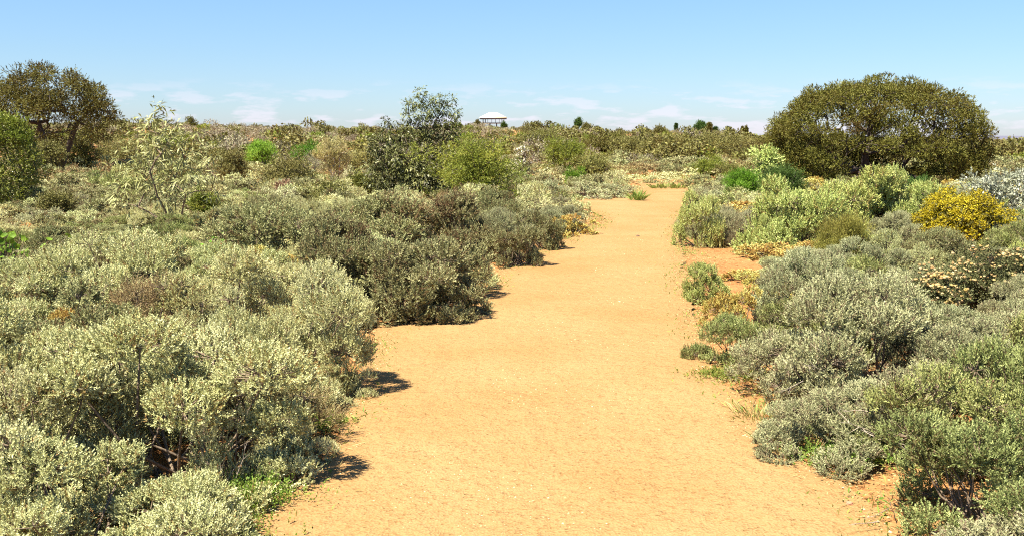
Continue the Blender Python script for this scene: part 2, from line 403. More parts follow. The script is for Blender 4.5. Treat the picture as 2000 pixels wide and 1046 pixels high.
# ---------------------------------------------------------------- shrub meshes
def lobed(rng, R, H, n, lr=(.22, .36), flat=.75):
    """overlapping sub-domes filling a bush of radius R and height H"""
    c, r = [], []; ph = rng.uniform(0, 6.28)
    for k in range(n):
        a = rng.uniform(0, 6.283); q = math.sqrt(rng.uniform(0, 1)) * .84 * (1 + .14 * math.sin(2 * a + ph) + .1 * math.sin(3 * a + 2 * ph))
        low = k < n * .38
        if low: q = rng.uniform(.68, .92) * (1 + .14 * math.sin(2 * a + ph) + .1 * math.sin(3 * a + 2 * ph)) * .95
        rad = R * rng.uniform(*lr) * (.85 if low else 1)
        hmax = H * math.sqrt(max(0, 1 - (q * .98) ** 2.2))
        z = hmax * (rng.uniform(.42, 1.05) if not low else .2) - rad * flat * .7
        c.append((R * q * math.cos(a), R * q * math.sin(a), max(z, rad * .25))); r.append((rad, rad, rad * flat))
    return np.array(c), np.array(r)
def lobe_shoots(rng, C, Rd, n, up=.45, jit=.3, zmin=-.3, shell=.16):
    w = Rd[:, 0] * Rd[:, 1]; w = w / w.sum()
    k = rng.choice(len(C), n * 4, p=w)
    u = sphere_dirs(rng, n * 4, zmin)
    s = 1 - np.abs(rng.normal(0, shell, n * 4))
    p = C[k] + Rd[k] * u * s[:, None]
    dmin = np.full(len(p), 9.)
    for c, r in zip(C, Rd):
        dn = np.linalg.norm((p - c) / r, axis=1)
        dmin = np.minimum(dmin, dn)
    q = p * 26 + rng.uniform(0, 9, 3)
    tuft = np.sin(q[:, 0] + 1.3 * np.sin(q[:, 1] * .7)) + np.sin(q[:, 1] + 1.1 * np.sin(q[:, 2] * .8)) + np.sin(q[:, 2] + 1.2 * np.sin(q[:, 0] * .6))
    ok = (dmin > .62) & (p[:, 2] > .02) & (tuft > -.55 + rng.normal(0, .35, len(p)))
    idx = np.nonzero(ok)[0][:n]
    d = unit(u[idx] / Rd[k[idx]] * Rd[k[idx]].mean(1, keepdims=True) * (1 - up) + np.array([0, 0, up]) + rng.normal(0, jit, (len(idx), 3)))
    return p[idx], d, k[idx]
def stem_set(rng, C, tips, R, base_r=.012, k=4):
    p0, p1, r0, r1 = [], [], [], []
    for c in C:
        b = np.array([rng.normal(0, .12 * R), rng.normal(0, .12 * R), -.02]); mid = b + (c - b) * .5 + rng.normal(0, .06 * R, 3); mid[2] = max(.03, mid[2] * .8)
        for a, e, ra, rb in ((b, mid, base_r, base_r * .7), (mid, c, base_r * .7, base_r * .4)):
            p0.append(a); p1.append(e); r0.append(ra); r1.append(rb)
    if len(tips):
        t = tips; i = np.argmin(((t[:, None] - C[None]) ** 2).sum(-1), 1)
        for a, e in zip(C[i], t):
            p0.append(a + (e - a) * .1); p1.append(e); r0.append(base_r * .32); r1.append(base_r * .14)
    return frustums(p0, p1, np.array(r0), np.array(r1), k)
def make_shrub(seed, R, H, lobes, shoots, L, nl, ll, lw, spread=.8, up=.45, jit=.3, flat=.75, lr=(.19, .40), twigs=160, shell=.16, tone=.5, tj=.2, two=False, droop=0):
    rng = np.random.default_rng(seed)
    C, Rd = lobed(rng, R, H, lobes, lr, flat)
    p, d, k = lobe_shoots(rng, C, Rd, shoots, up, jit, shell=shell)
    lt = rng.normal(tone, .13, lobes)
    tint = (lt[k] + rng.normal(0, tj, len(p))).clip(0, 1)
    dead = rng.uniform(0, 1, len(p)) < .08
    tint = np.where(dead, rng.uniform(0, .1, len(p)), tint)
    Ls = L * rng.uniform(.55, 1.3, len(p))
    v, f, t = shoots_to_leaves(rng, p - d * (Ls * .5)[:, None], d, Ls, nl, ll, lw, spread, droop, two, tint)
    v[:, 2] = np.maximum(v[:, 2], .004)
    sv_, sf = stem_set(rng, C, p[rng.choice(len(p), min(twigs, len(p)), replace=False)] if twigs else [], R)
    return (v, f, t), (sv_, sf), (C, Rd)

PROTO = {}
def proto(key, n, fn):
    PROTO[key] = [fn(k) for k in range(n)]
def meshes(name, mat, tw, **kw):
    def fn(k):
        seed = abs(hash_name(name)) + k * 101
        (v, f, t), (a, b), _ = make_shrub(seed, 1.0 * kw['R'], **{q: z for q, z in kw.items() if q != 'R'})
        return new_mesh(name + '_foliage', v, quads=f, tint=t, mat=M[mat]), new_mesh(name + '_branches', a, quads=b, mat=M[tw], smooth=True)
    return fn
def hash_name(s):
    h = 7
    for ch in s: h = (h * 31 + ord(ch)) % 100003
    return h
# every prototype is modelled at its natural size (radius R, height H)
KINDS = {   # kind: (leaf material, twig material, near, mid, far settings)
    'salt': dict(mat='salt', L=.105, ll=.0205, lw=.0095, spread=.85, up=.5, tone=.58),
    'blue': dict(mat='blue', L=.125, ll=.026, lw=.009, spread=.7, up=.6, tone=.55),
    'dark': dict(mat='dark', L=.13, ll=.030, lw=.0135, spread=.9, up=.4, tone=.5),
    'pale': dict(mat='pale', L=.14, ll=.031, lw=.0145, spread=.9, up=.5, tone=.55),
    'green': dict(mat='green', L=.14, ll=.029, lw=.0105, spread=.75, up=.6, tone=.5),
    'corner': dict(mat='corner', L=.14, ll=.030, lw=.0115, spread=.8, up=.55, tone=.5),
    'gold': dict(mat='gold', L=.10, ll=.032, lw=.014, spread=.9, up=.5, tone=.55),
    'brown': dict(mat='brown', L=.15, ll=.024, lw=.006, spread=.7, up=.5, tone=.5),
}
def build_protos():
    for k, s in KINDS.items():
        s = dict(s); mat = s.pop('mat')
        near = dict(s, R=.62, H=.78, lobes=20, shoots=2000, nl=20, twigs=260)
        if k in ('gold', 'brown'): near['shoots'] = 1500
        if k in ('salt', 'blue', 'green', 'dark', 'corner', 'pale'):      # the big old bushes beside the path
            big = dict(s, R=.95, H=1.0, lobes=34, shoots=7600 if k in ('salt', 'blue') else 4600, nl=23, twigs=420, lr=(.15, .34)); big['L'] *= 1.1
            proto((k, 3), 4 if k in ('salt', 'blue') else 2, meshes(k + 'bush_big', mat, 'twig', **big))
        proto((k, 0), 4 if k in ('salt', 'blue') else 2, meshes(k + 'bush_near', mat, 'twig', **near))
        mid = dict(s, R=.62, H=.72, lobes=20, shoots=1000, nl=9, twigs=60); mid['ll'] *= 1.55; mid['lw'] *= 1.9
        proto((k, 1), 4 if k in ('salt', 'blue', 'dark') else 2, meshes(k + 'bush_mid', mat, 'twig', **mid))
        far = dict(s, R=.62, H=.7, lobes=14, shoots=330, nl=7, twigs=0); far['ll'] *= 2.6; far['lw'] *= 3.4; far['L'] *= 1.3
        proto((k, 2), 3, meshes(k + 'bush_far', mat, 'twig', **far))
build_protos()
_rz = random.Random(5)
PLACED = []   # (x, y, r) of everything already standing
NAMES = {'salt': 'grey_saltbush', 'blue': 'bluebush', 'dark': 'dark_saltbush', 'pale': 'pale_saltbush', 'green': 'green_saltbush', 'gold': 'golden_saltbush', 'corner': 'green_saltbush', 'brown': 'dry_shrub'}
def bush(kind, x, y, r, h, label, group=None, lod=None, cat=None):
    d = math.hypot(x, y)
    if lod is None and d < 21 and r > .55 and (kind, 3) in PROTO: lod = 3
    if lod is None: lod = 0 if d < 19 else (1 if d < 38 else 2)
    fm, bmh = _rz.choice(PROTO[(kind, lod)])
    R0, H0 = (.66, .66, .66, 1.0)[lod], (.80, .74, .72, 1.03)[lod]
    sc = (r / R0, r / R0 * _rz.uniform(.9, 1.1), h / H0)
    z = float(gz(x, y))
    PLACED.append((x, y, r))
    if lod == 2:
        o = link(NAMES[kind], fm, None, (x, y, z)); o.rotation_euler = (0, 0, _rz.uniform(0, 6.28)); o.scale = sc
    else:
        o = empty(NAMES[kind], (x, y, z), _rz.uniform(0, 6.28), sc)
        link('foliage', fm, o); link('branches', bmh, o)
    return tag(o, label, cat or NAMES[kind].replace('_', ' '), group)
def pb(kind, px, yb, wpx, ytop, label, **kw):
    x, y, r, h = spot(px, yb, wpx, ytop)
    return bush(kind, x, y, r * 1.14, h * 1.03, label, **kw)
# ---------------------------------------------------------------- trees
def skeleton(rng, targets, bases, tip_r=.008, step=.35, wob=.05, k=6, expo=.5, rise=.25, pathw=.35):
    P = [np.array(b, float) for b in bases]; par = [-1] + [0] * (len(P) - 1); plen = [0.0] * len(P); leaf = []
    root = P[0]
    for t in sorted(targets, key=lambda q: np.linalg.norm(q - root)):
        A = np.array(P); cost = np.linalg.norm(A - t, axis=1) + pathw * np.array(plen)
        j = int(np.argmin(cost)); dist = np.linalg.norm(P[j] - t)
        n = max(1, int(round(dist / step))); a = P[j]
        prev = j
        for s in range(1, n + 1):
            f = s / n
            q = a + (t - a) * f + np.array([0, 0, rise * dist * f * (1 - f)]) + (rng.normal(0, wob, 3) if s < n else 0)
            P.append(q); par.append(prev); plen.append(plen[prev] + dist / n); prev = len(P) - 1
        leaf.append(prev)
    cnt = np.zeros(len(P))
    for l in leaf:
        while l >= 0:
            cnt[l] += 1; l = par[l]
    A = np.array(P); idx = [i for i in range(len(P)) if par[i] >= 0]
    r = tip_r * np.maximum(cnt, 1) ** expo
    pi = [par[i] for i in idx]
    r0 = np.minimum(r[pi], r[idx] * 1.35)
    return frustums(A[pi], A[idx], r0, r[idx], k)
def clump_leaves(rng, C, Rd, per, L, nl, ll, lw, up=.2, jit=.5, spread=.7, droop=0., two=False, tone=.5, lt=.14, tj=.12, zmin=-1., hang=0.):
    n = len(C); Rd = np.asarray(Rd)
    k = np.repeat(np.arange(n), per)
    u = sphere_dirs(rng, len(k), zmin)
    p = C[k] + Rd[k] * u * (rng.uniform(0.15, 1, len(k)) ** .5)[:, None]
    d = unit(u * (1 - up) + np.array([0, 0, up - hang]) + rng.normal(0, jit, (len(k), 3)))
    tint = (rng.normal(tone, lt, n)[k] + rng.normal(0, .08, len(k))).clip(0, 1)
    return shoots_to_leaves(rng, p, d, L * rng.uniform(.6, 1.3, len(k)), nl, ll, lw, spread, droop, two, tint, tj)
def join(parts):
    V, Fq, T, o = [], [], [], 0
    for v, f, t in parts:
        V.append(v); Fq.append(f + o); T.append(t); o += len(v)
    return np.concatenate(V), np.concatenate(Fq), np.concatenate(T)
def tree(name, label, cat, loc, parts, skel, bark, group=None):
    """parts: list of (part name, (v,f,t), material)"""
    o = empty(name, loc); tag(o, label, cat, group)
    for pn, (v, f, t), m in parts:
        q = link(pn, new_mesh(name + '_' + pn, v, quads=f, tint=t, mat=m), o)
        if pn == 'flower_heads': q['kind'] = 'stuff'
    if skel is not None:
        link('trunk', new_mesh(name + '_trunk', skel[0], quads=skel[1], mat=bark, smooth=True), o)
    return o
def dome(rng, n, hw, hd, z0, ztop, zmin=-.1, s0=.78, s1=1.0, lump=.08):
    u = sphere_dirs(rng, n * 3, zmin)
    keep = []
    for q in range(len(u)):          # spread the clumps evenly
        if all((u[q] - u[w]) @ (u[q] - u[w]) > 2.2 / n for w in keep): keep.append(q)
        if len(keep) >= n: break
    u = u[keep]
    a = np.arctan2(u[:, 1], u[:, 0])
    lum = 1 + lump * (np.sin(a * 3 + 1) * np.sin(u[:, 2] * 6 + 2) + .6 * np.sin(a * 5 + 4) * (1 - u[:, 2]))
    s = rng.uniform(s0, s1, len(u)) * lum
    return np.stack([u[:, 0] * hw * s, u[:, 1] * hd * s, z0 + np.where(u[:, 2] > 0, u[:, 2] * (ztop - z0), u[:, 2] * z0 * 1.0) * s], 1)

def T1():   # broad dark tree at right
    rng = np.random.default_rng(11); t = 36.0
    x, y = at_depth(1702, t); w = 209 / F * t
    zt = height_at(162, t); C = dome(rng, 560, w * .95, w * .82, 1.3, zt, zmin=-.8, s0=.88, lump=.05)
    U = (C - np.array([0, 0, 1.3])) / np.array([w * .95, w * .82, 1]); U[:, 2] /= np.where(U[:, 2] > 0, zt - 1.3, 1.25)
    l2 = np.linalg.norm(U, axis=1); l3 = (np.abs(U) ** 2.7).sum(1) ** (1 / 2.7); C = np.array([0, 0, 1.3]) + (C - np.array([0, 0, 1.3])) * (l2 / l3)[:, None] * .97
    C = np.concatenate([C, dome(rng, 70, w * .66, w * .55, 1.3, 2.9, zmin=-.05, s0=.6, s1=1.)])
    C = C[~((np.abs(C[:, 0]) < 1.3) & (C[:, 2] < 1.1) & (C[:, 1] < .5))]
    # thin front so the limbs show, and openings where the sky shows through
    C = C[~((C[:, 1] < .2 * w) & (np.abs(C[:, 0] - .3) < 2.0) & (C[:, 2] > .9) & (C[:, 2] < 2.35) & (rng.uniform(0, 1, len(C)) < .34))]
    C = C[~((C[:, 1] < .6) & (np.abs(C[:, 0] + .1) < 1.6) & (C[:, 2] < 1.3))]
    for hx, hz, hr in ((1655, 252, .44), (1770, 242, .46), (1805, 258, .30)):
        cx, cz = (hx - 1702) / F * t, height_at(hz, t)
        C = C[((C[:, 0] - cx) ** 2 + (C[:, 2] - cz) ** 2 > hr ** 2)]
    Rr = rng.uniform(.26, .42, len(C))
    Rd = np.stack([Rr, Rr, Rr * .7], 1)
    f = clump_leaves(rng, C, Rd, 100, .13, 12, .052, .024, up=.35, jit=.45, spread=.6, tone=.55, lt=.16)
    sk = skeleton(rng, C, [(0, 0, -.1), (0, .0, .25), (-.25, 0, .5), (.28, .1, .5)], .0095, .4, .06, 6, .52, .22)
    tree('broad_tree', 'broad dark olive dome-shaped tree with wide spreading limbs right of the path', 'tree', (x, y, 0), [('crown', f, M['mulga'])], sk, M['bark'])
    PLACED.append((x, y, 1.6))
def T2():
    rng = np.random.default_rng(21); t = 50.0
    x, y = at_depth(112, t)
    C = dome(rng, 210, 126 / F * t, 2.8, 2.75, height_at(134, t), zmin=-.34, s0=.76, lump=.09)
    C = np.concatenate([C, dome(rng, 30, 1.9, 1.8, 2.9, 4.2, zmin=0, s0=.5)])
    C[:, 0] -= .28
    for hx, hz, hr in ((165, 205, .5), (80, 220, .4), (190, 240, .45), (130, 245, .5), (105, 165, .35)):
        cx, cz = (hx - 112) / F * t, height_at(hz, t)
        C = C[((C[:, 0] - cx) ** 2 + (C[:, 2] - cz) ** 2 > hr ** 2)]
    Rr = rng.uniform(.34, .58, len(C)); Rd = np.stack([Rr, Rr, Rr * .8], 1)
    C = C[(rng.uniform(0, 1, len(C)) < .82)]; Rd = Rd[:len(C)]
    f = clump_leaves(rng, C, Rd, 84, .22, 12, .075, .033, up=.1, jit=.45, spread=.5, tone=.56, lt=.18, hang=.1)
    sk = skeleton(rng, C, [(0, 0, -.1), (0, 0, .7), (-.5, .1, 1.5), (.5, 0, 1.5), (1.1, 0, 2.6), (-.8, 0, 2.6)], .0125, .5, .09, 6, .53, .2)
    tree('forked_tree', 'tall olive brown tree with dark forked limbs at the left of the skyline', 'tree', (x, y, 0), [('crown', f, M['mulga'])], sk, M['bark'])
    PLACED.append((x, y, 1.5))
def T3():
    rng = np.random.default_rng(31); t = 25.0
    x, y = at_depth(20, t); h = height_at(222, t)
    C = dome(rng, 95, .72, .7, 1.0, h - .12, zmin=-.8, s0=.7, lump=.06)
    Rr = rng.uniform(.17, .26, len(C)); Rd = np.stack([Rr] * 3, 1)
    f = clump_leaves(rng, C, Rd, 34, .13, 8, .052, .028, up=.3, jit=.5, spread=1.0, tone=.66, lt=.12)
    top = dome(rng, 34, .66, .62, 1.25, h - .05, zmin=.45, s0=.9)
    f2 = clump_leaves(rng, top, np.full((len(top), 3), .15), 34, .12, 8, .05, .025, up=.6, jit=.4, spread=.8, tone=.6)
    sk = skeleton(rng, C, [(0, 0, -.05), (0, 0, .3)], .005, .25, .02, 5)
    tree('rounded_tree', 'dense rounded dark green small tree with yellow green top at left edge', 'tree', (x, y, 0), [('crown', f, M['round']), ('new_growth', f2, M['lime'])], sk, M['bark'])
    PLACED.append((x, y, .7))
def gum_clumps(rng, pts):
    C, Rr = [], []
    for px, py, dx, r, n in pts:
        for _ in range(n):
            C.append((px + rng.normal(0, r), dx + rng.normal(0, r), py + rng.normal(0, r))); Rr.append(r * rng.uniform(.7, 1.1))
    return np.array(C), np.array(Rr)
def T4():   # slender young gum with pale curved leaves
    rng = np.random.default_rng(41); t = 18.0
    x, y = at_depth(338, t)
    def q(px, py, dy=0, r=.16): return ((px - 338) / F * t, dy, height_at(py, t), r)
    pts = [q(322, 212, 0, .05), q(318, 228, 0, .09), q(332, 222, 0, .07), q(300, 232, 0, .06), q(345, 238, .1, .06), q(320, 262), q(285, 270, .2, .14), q(350, 268, -.2), q(310, 285), q(375, 268, .1, .1), q(395, 262, .1, .06), q(265, 290, .2), q(330, 300, -.2, .2), q(375, 298), q(295, 310, .2, .2), q(245, 310, -.1, .1), q(405, 325, .1, .14), q(350, 325, .25, .2), q(310, 335, -.3, .22), q(265, 335, .2, .18), q(385, 350, -.2, .18), q(425, 345, 0, .09), q(340, 358, .1, .2), q(290, 362, .3, .18), q(245, 360, -.1, .12), q(232, 380, 0, .1), q(410, 372, .2, .14), q(370, 380, -.1, .14), q(320, 384, -.2, .14), q(225, 322, 0, .07), q(425, 305, 0, .05), q(250, 398, .1, .09), q(355, 285, .1, .14), q(300, 255, 0, .08)]
    C = np.array([p[:3] for p in pts]); Rr = np.array([p[3] for p in pts]) * 1.1
    per = 15
    f = join([clump_leaves(rng, C[k:k+1], np.full((1, 3), Rr[k]), max(4, int(14 * (Rr[k] / .16) ** 1.6)), .16, 5, .165, .028, up=.15, jit=.5, spread=1.0, droop=.35, two=True, tone=.62, lt=.12, tj=.16, hang=.2) for k in range(len(C))])
    sk = skeleton(rng, C, [(0, 0, -.05), (-.03, .02, .35), (.05, 0, -.05), (.14, .05, .4), (-.2, .1, -.05), (-.26, .12, .4)], .0045, .22, .015, 6, .5, .3, .15)
    extra = frustums([(0, 0, -.05), (.05, 0, -.05), (-.2, .1, -.05)], [(-.03, .02, .35), (.14, .05, .4), (-.26, .12, .4)], np.array([.022, .02, .014]), np.array([.018, .016, .012]), 6)
    sk = (np.concatenate([sk[0], extra[0]]), np.concatenate([sk[1], extra[1] + len(sk[0])]))
    tree('young_gum', 'slender young gum tree with long pale curved leaves and thin bare stems on the left', 'tree', (x, y, 0), [('crown', f, M['euc'])], sk, M['twig'])
    PLACED.append((x, y, .5))
def T5():   # multi-stemmed dark gum in the middle
    rng = np.random.default_rng(51); t = 28.0
    x, y = at_depth(805, t)
    def q(px, py, dy=0, r=.3): return ((px - 805) / F * t, dy, height_at(py, t), r)
    low = [q(760, 262, 0, .18), q(790, 262, .2, .22), q(835, 258, .1, .2), q(880, 252, 0, .16), q(750, 285), q(800, 285, -.3), q(845, 285, .3), q(875, 278, 0, .2), q(755, 315, .2), q(795, 315, -.4, .35), q(840, 315, -.2, .35), q(745, 345, 0, .26), q(785, 350, -.4, .35), q(830, 350, -.5, .35), q(860, 340, .3, .3), q(760, 370, -.2, .25), q(800, 378, -.4, .28), q(845, 380, -.4, .22), q(733, 270, .1, .1), q(722, 350, 0, .12), q(765, 332, -.5, .3), q(815, 332, -.5, .3), q(760, 240, 0, .10), q(888, 262, 0, .1), q(728, 320, 0, .12), q(745, 298, -.3, .22)]
    low += [q(845, 250, .1, .16), q(872, 254, 0, .16), q(810, 250, .1, .15), q(785, 252, 0, .12)]
    top = [q(823, 182, 0, .09), q(815, 200, .1, .12), q(838, 200, 0, .12), q(800, 208, 0, .1), q(860, 195, 0, .09), q(880, 198, 0, .1), q(868, 212, .1, .13), q(888, 222, 0, .1), q(830, 220, -.1, .15), q(800, 228, .1, .1), q(855, 232, .1, .14), q(880, 240, 0, .11), q(825, 242, .2, .13), q(845, 212, 0, .1)]
    Cl = np.array([p[:3] for p in low]); Rl = np.array([p[3] for p in low]); Ct = np.array([p[:3] for p in top]); Rt = np.array([p[3] for p in top])
    f1 = join([clump_leaves(rng, Cl[k:k+1], np.full((1, 3), Rl[k] * 1.25), int(105 * (Rl[k] / .3) ** 1.7), .17, 6, .125, .034, up=.05, jit=.5, spread=1.0, droop=.4, two=True, tone=.5, lt=.1, tj=.24, hang=.25) for k in range(len(Cl))])
    f2 = join([clump_leaves(rng, Ct[k:k+1], np.full((1, 3), Rt[k] * 1.3), int(40 * (Rt[k] / .12) ** 1.4), .15, 5, .10, .03, up=.2, jit=.5, spread=1.0, droop=.4, two=True, tone=.5, lt=.12, tj=.22, hang=.2) for k in range(len(Ct))])
    sk = skeleton(rng, np.concatenate([Cl, Ct]), [(0, 0, -.05), (-.1, 0, .4), (.2, .05, .4)], .0075, .3, .04, 6, .5, .2)
    tree('dark_gum', 'dark leafy gum shrub with airy pale top standing left of the path', 'tree', (x, y, 0), [('crown', f1, M['mallee']), ('new_growth', f2, M['malleetop'])], sk, M['bark'])
    PLACED.append((x, y, 1.0))
def feathery(name, label, px, t, top, bot, hw, mat, tone=.6, seed=1, ll=.07, lw=.022, n=70, per=30, cat='shrub', group=None, cr=.24, hang=.0, depthk=.85, zc=.5, bark='bark', extra=None, jit=.5, up=.3, lump=.2):
    """a self-standing bush or small tree from clumps"""
    rng = np.random.default_rng(seed)
    x, y = at_depth(px, t); z = float(gz(x, y)); h = height_at(top, t) - z; w = hw / F * t
    C = dome(rng, n, w * .86, w * depthk, h * zc, h * .93, zmin=-.85, s0=.45, s1=1.04, lump=lump)
    Rr = rng.uniform(.5, 1.35, len(C)) * cr * min(w, h); Rd = np.stack([Rr, Rr, Rr * .8], 1)
    f = clump_leaves(rng, C, Rd, per, ll * 2.4, 8, ll, lw, up=up, jit=jit, spread=.8, tone=tone, hang=hang, lt=.15)
    f[0][:, 2] = np.maximum(f[0][:, 2], .01)
    sk = skeleton(rng, C, [(0, 0, -.05), (0, 0, h * .12)], .005 * max(1, t / 25), .3 * max(1, h / 2), .03, 5)
    parts = [('foliage', f, M[mat])]
    if extra:
        e = extra(rng, C, Rr, w, h); parts += e if isinstance(e, list) else [e]
    PLACED.append((x, y, w * .7))
    return tree(name, label, cat, (x, y, z), parts, sk, M[bark], group)

T1(); T2(); T3(); T4(); T5()
feathery('acacia_shrub', 'yellow green feathery shrub leaning against the dark gum', 930, 26.5, 264, 392, 95, 'lime', .6, 61, .075, .02, 130, 30, cr=.19, hang=.2, lump=.42)
feathery('acacia_shrub', 'olive yellow rounded shrub behind the feathery yellow green shrub', 1105, 52, 262, 330, 50, 'lime', .45, 62, .10, .03, 80, 26)
feathery('acacia_shrub', 'brown olive dome-shaped shrub on the slope below the pavilion', 1055, 88, 250, 285, 42, 'olive', .45, 63, .16, .05, 70, 22)
feathery('green_shrub', 'small bright green leafy shrub behind the low grey saltbush at the path bend', 1122, 36, 328, 362, 24, 'bright', .45, 64, .05, .024, 40, 22)
feathery('green_shrub', 'olive green bushy shrub beside the small bright green shrub', 1158, 40, 305, 348, 40, 'olive', .85, 65, .08, .028, 70, 24)
feathery('green_shrub', 'vivid lime green rounded shrub in the scrub at left', 510, 62, 275, 308, 33, 'bright', .8, 66, .11, .03, 70, 24, up=.6, jit=.3)
feathery('green_shrub', 'low green shrub between the lime shrub and the beige plume shrub', 600, 66, 280, 302, 34, 'bright', .35, 67, .12, .04, 50, 22)
feathery('green_shrub', 'green bush behind the left side of the dark gum', 700, 54, 290, 325, 40, 'olive', .95, 68, .09, .03, 60, 22)
feathery('plume_shrub', 'pale beige plume-like shrub with upright stems', 650, 40, 268, 345, 36, 'tuft', .28, 69, .09, .02, 60, 24, up=.9, jit=.25, bark='deadwood')
feathery('green_shrub', 'dark green grey shrub with flat top in the left scrub', 565, 32, 303, 365, 58, 'olive', .62, 70, .06, .025, 90, 26)
feathery('olive_shrub', 'dark olive shrub behind the right side of the slender young gum', 455, 38, 285, 350, 34, 'olive', .5, 71, .07, .028, 70, 26)
feathery('olive_shrub', 'wide olive shrub beside the forked tree', 240, 56, 268, 320, 55, 'olive', .6, 72, .10, .03, 80, 22)
feathery('olive_shrub', 'dark bush under the forked tree canopy', 165, 53, 272, 325, 45, 'mulga', .4, 73, .10, .03, 70, 22)
feathery('olive_shrub', 'olive shrub behind the rounded tree at left edge', 100, 46, 270, 340, 34, 'olive', .4, 74, .09, .03, 60, 22)
feathery('leafy_shrub', 'light green broad-leaved bush in front of the left end of the broad tree', 1495, 30, 280, 335, 27, 'pale', .5, 75, .075, .04, 40, 16, zc=.6)
feathery('cushion_bush', 'bright green feathery bush at left foot of the broad tree', 1450, 28, 330, 385, 36, 'bright', .4, 76, .06, .012, 90, 34, up=.6, jit=.35)
feathery('cushion_bush', 'dark green feathery bush beneath the broad tree', 1525, 26.5, 322, 390, 46, 'deep', .6, 77, .06, .014, 100, 34, up=.6, jit=.35)
feathery('cushion_bush', 'small deep green bush behind the big pale saltbush', 1790, 24, 342, 385, 26, 'deep', .85, 78, .05, .014, 50, 26, up=.6, jit=.35)
feathery('needle_bush', 'soft yellow olive needle bush in front of the big pale saltbush', 1645, 13.2, 432, 505, 58, 'needle', .5, 79, .06, .006, 90, 60, up=.7, jit=.25, bark='twig')
feathery('silver_gum', 'silvery white leaved gum shrub at right edge beside the yellow wattle', 1960, 20, 330, 470, 78, 'silver', .55, 80, .075, .035, 55, 14, cr=.2, bark='greybark', zc=.6)
feathery('olive_shrub', 'loose olive shrub in the left scrub below the plume shrub', 640, 25, 352, 420, 46, 'olive', .7, 90, .05, .02, 70, 24, lump=.35)
feathery('olive_shrub', 'dark olive shrub left of the dark gum among grey saltbushes', 705, 30, 335, 385, 34, 'mulga', .8, 91, .06, .025, 60, 24, lump=.3)
feathery('olive_shrub', 'small dark leafy shrub midway between the young gum and the dark gum', 590, 20, 370, 440, 30, 'olive', .35, 92, .04, .018, 60, 24, lump=.3)
feathery('green_shrub', 'fresh green low shrub right of the young gum trunk', 395, 23, 372, 425, 26, 'lime', .5, 93, .05, .02, 50, 22, lump=.3)
feathery('olive_shrub', 'dark olive bush at the foot of the rounded tree at left edge', 110, 23, 375, 425, 34, 'olive', .45, 94, .05, .02, 60, 24, lump=.3)
feathery('green_shrub', 'yellow green shrub on the flat beyond the path bend right of centre', 1385, 48, 312, 350, 36, 'lime', .55, 95, .08, .03, 60, 22, lump=.3)
feathery('olive_shrub', 'dark olive shrub on the flat left of the light green leafy bush', 1425, 42, 320, 352, 26, 'olive', .6, 96, .08, .03, 50, 22, lump=.3)
feathery('bare_shrub', 'nearly leafless grey shrub in the scrub left of the plume shrub', 610, 44, 300, 335, 26, 'greytwig', .5, 97, .08, .012, 60, 10, up=.7, bark='greybark', lump=.3)
def blossoms(mat, per, ll, lw, name='blossoms', zm=-.2):
    def fn(rng, C, Rr, w, h):
        f = clump_leaves(rng, C, np.stack([Rr * 1.12] * 3, 1), per, ll * 1.5, 6, ll, lw, up=.3, jit=.5, spread=1.0, tone=.55, lt=.15, zmin=zm)
        f[0][:, 2] = np.maximum(f[0][:, 2], .01)
        return (name, f, M[mat])
    return fn
feathery('wattle_bush', 'dense dome of golden yellow wattle blossom right of the path', 1877, 16.6, 372, 480, 104, 'olive', .5, 81, .045, .014, 240, 10, cr=.16, extra=blossoms('wattle', 52, .026, .023), zc=.42, lump=.05)
def buttons(rng, C, Rr, w, h):
    n = 560
    u = sphere_dirs(rng, n, -.1); k = rng.integers(0, len(C), n)
    p = C[k] + Rr[k][:, None] * 1.25 * unit(u + np.array([0, -.5, .35]))
    vs, fs, o = [], [], 0
    th = np.arange(7) * 2 * np.pi / 7
    for c in p:                       # each flower head a small cushion
        r = rng.uniform(.013, .022); ax = unit(rng.normal(0, .35, 3) + np.array([0, -.3, 1]))
        a = unit(np.cross(ax, [1., .3, .1])); b = np.cross(ax, a)
        ring = lambda q, hh: c + ax * hh + (a[None] * np.cos(th)[:, None] + b[None] * np.sin(th)[:, None]) * q
        v = np.concatenate([ring(r * .5, 0), ring(r, r * .35), ring(r * .75, r * .8), ring(r * .2, r)])
        i = np.arange(7); j = (i + 1) % 7
        f = np.concatenate([np.stack([i + s * 7, j + s * 7, j + s * 7 + 7, i + s * 7 + 7], 1) for s in range(3)])
        vs.append(v); fs.append(f + o); o += len(v)
    near = np.argsort(p[:, 1] - p[:, 2])[:100]; rest = np.setdiff1d(np.arange(n), near); t_ = rng.uniform(0, 1, n)
    each = [('flower_head', (vs[k], fs[k] - k * 28, np.full(28, t_[k])), M['cream']) for k in near]
    many = ('flower_heads', (np.concatenate([vs[k] for k in rest]), np.concatenate([fs[k] - k * 28 + m * 28 for m, k in enumerate(rest)]), np.repeat(t_[rest], 28)), M['cream'])
    return each + [many]
feathery('button_bush', 'dark bush dotted with cream button flowers at right edge', 1930, 10.4, 478, 640, 115, 'button', .55, 82, .03, .011, 120, 40, cr=.17, extra=buttons, bark='twig')
feathery('button_bush', 'smaller cream-flowered bush left of the dark button flower bush', 1835, 10.0, 515, 620, 62, 'button', .75, 83, .03, .011, 60, 36, cr=.2, extra=buttons, bark='twig')

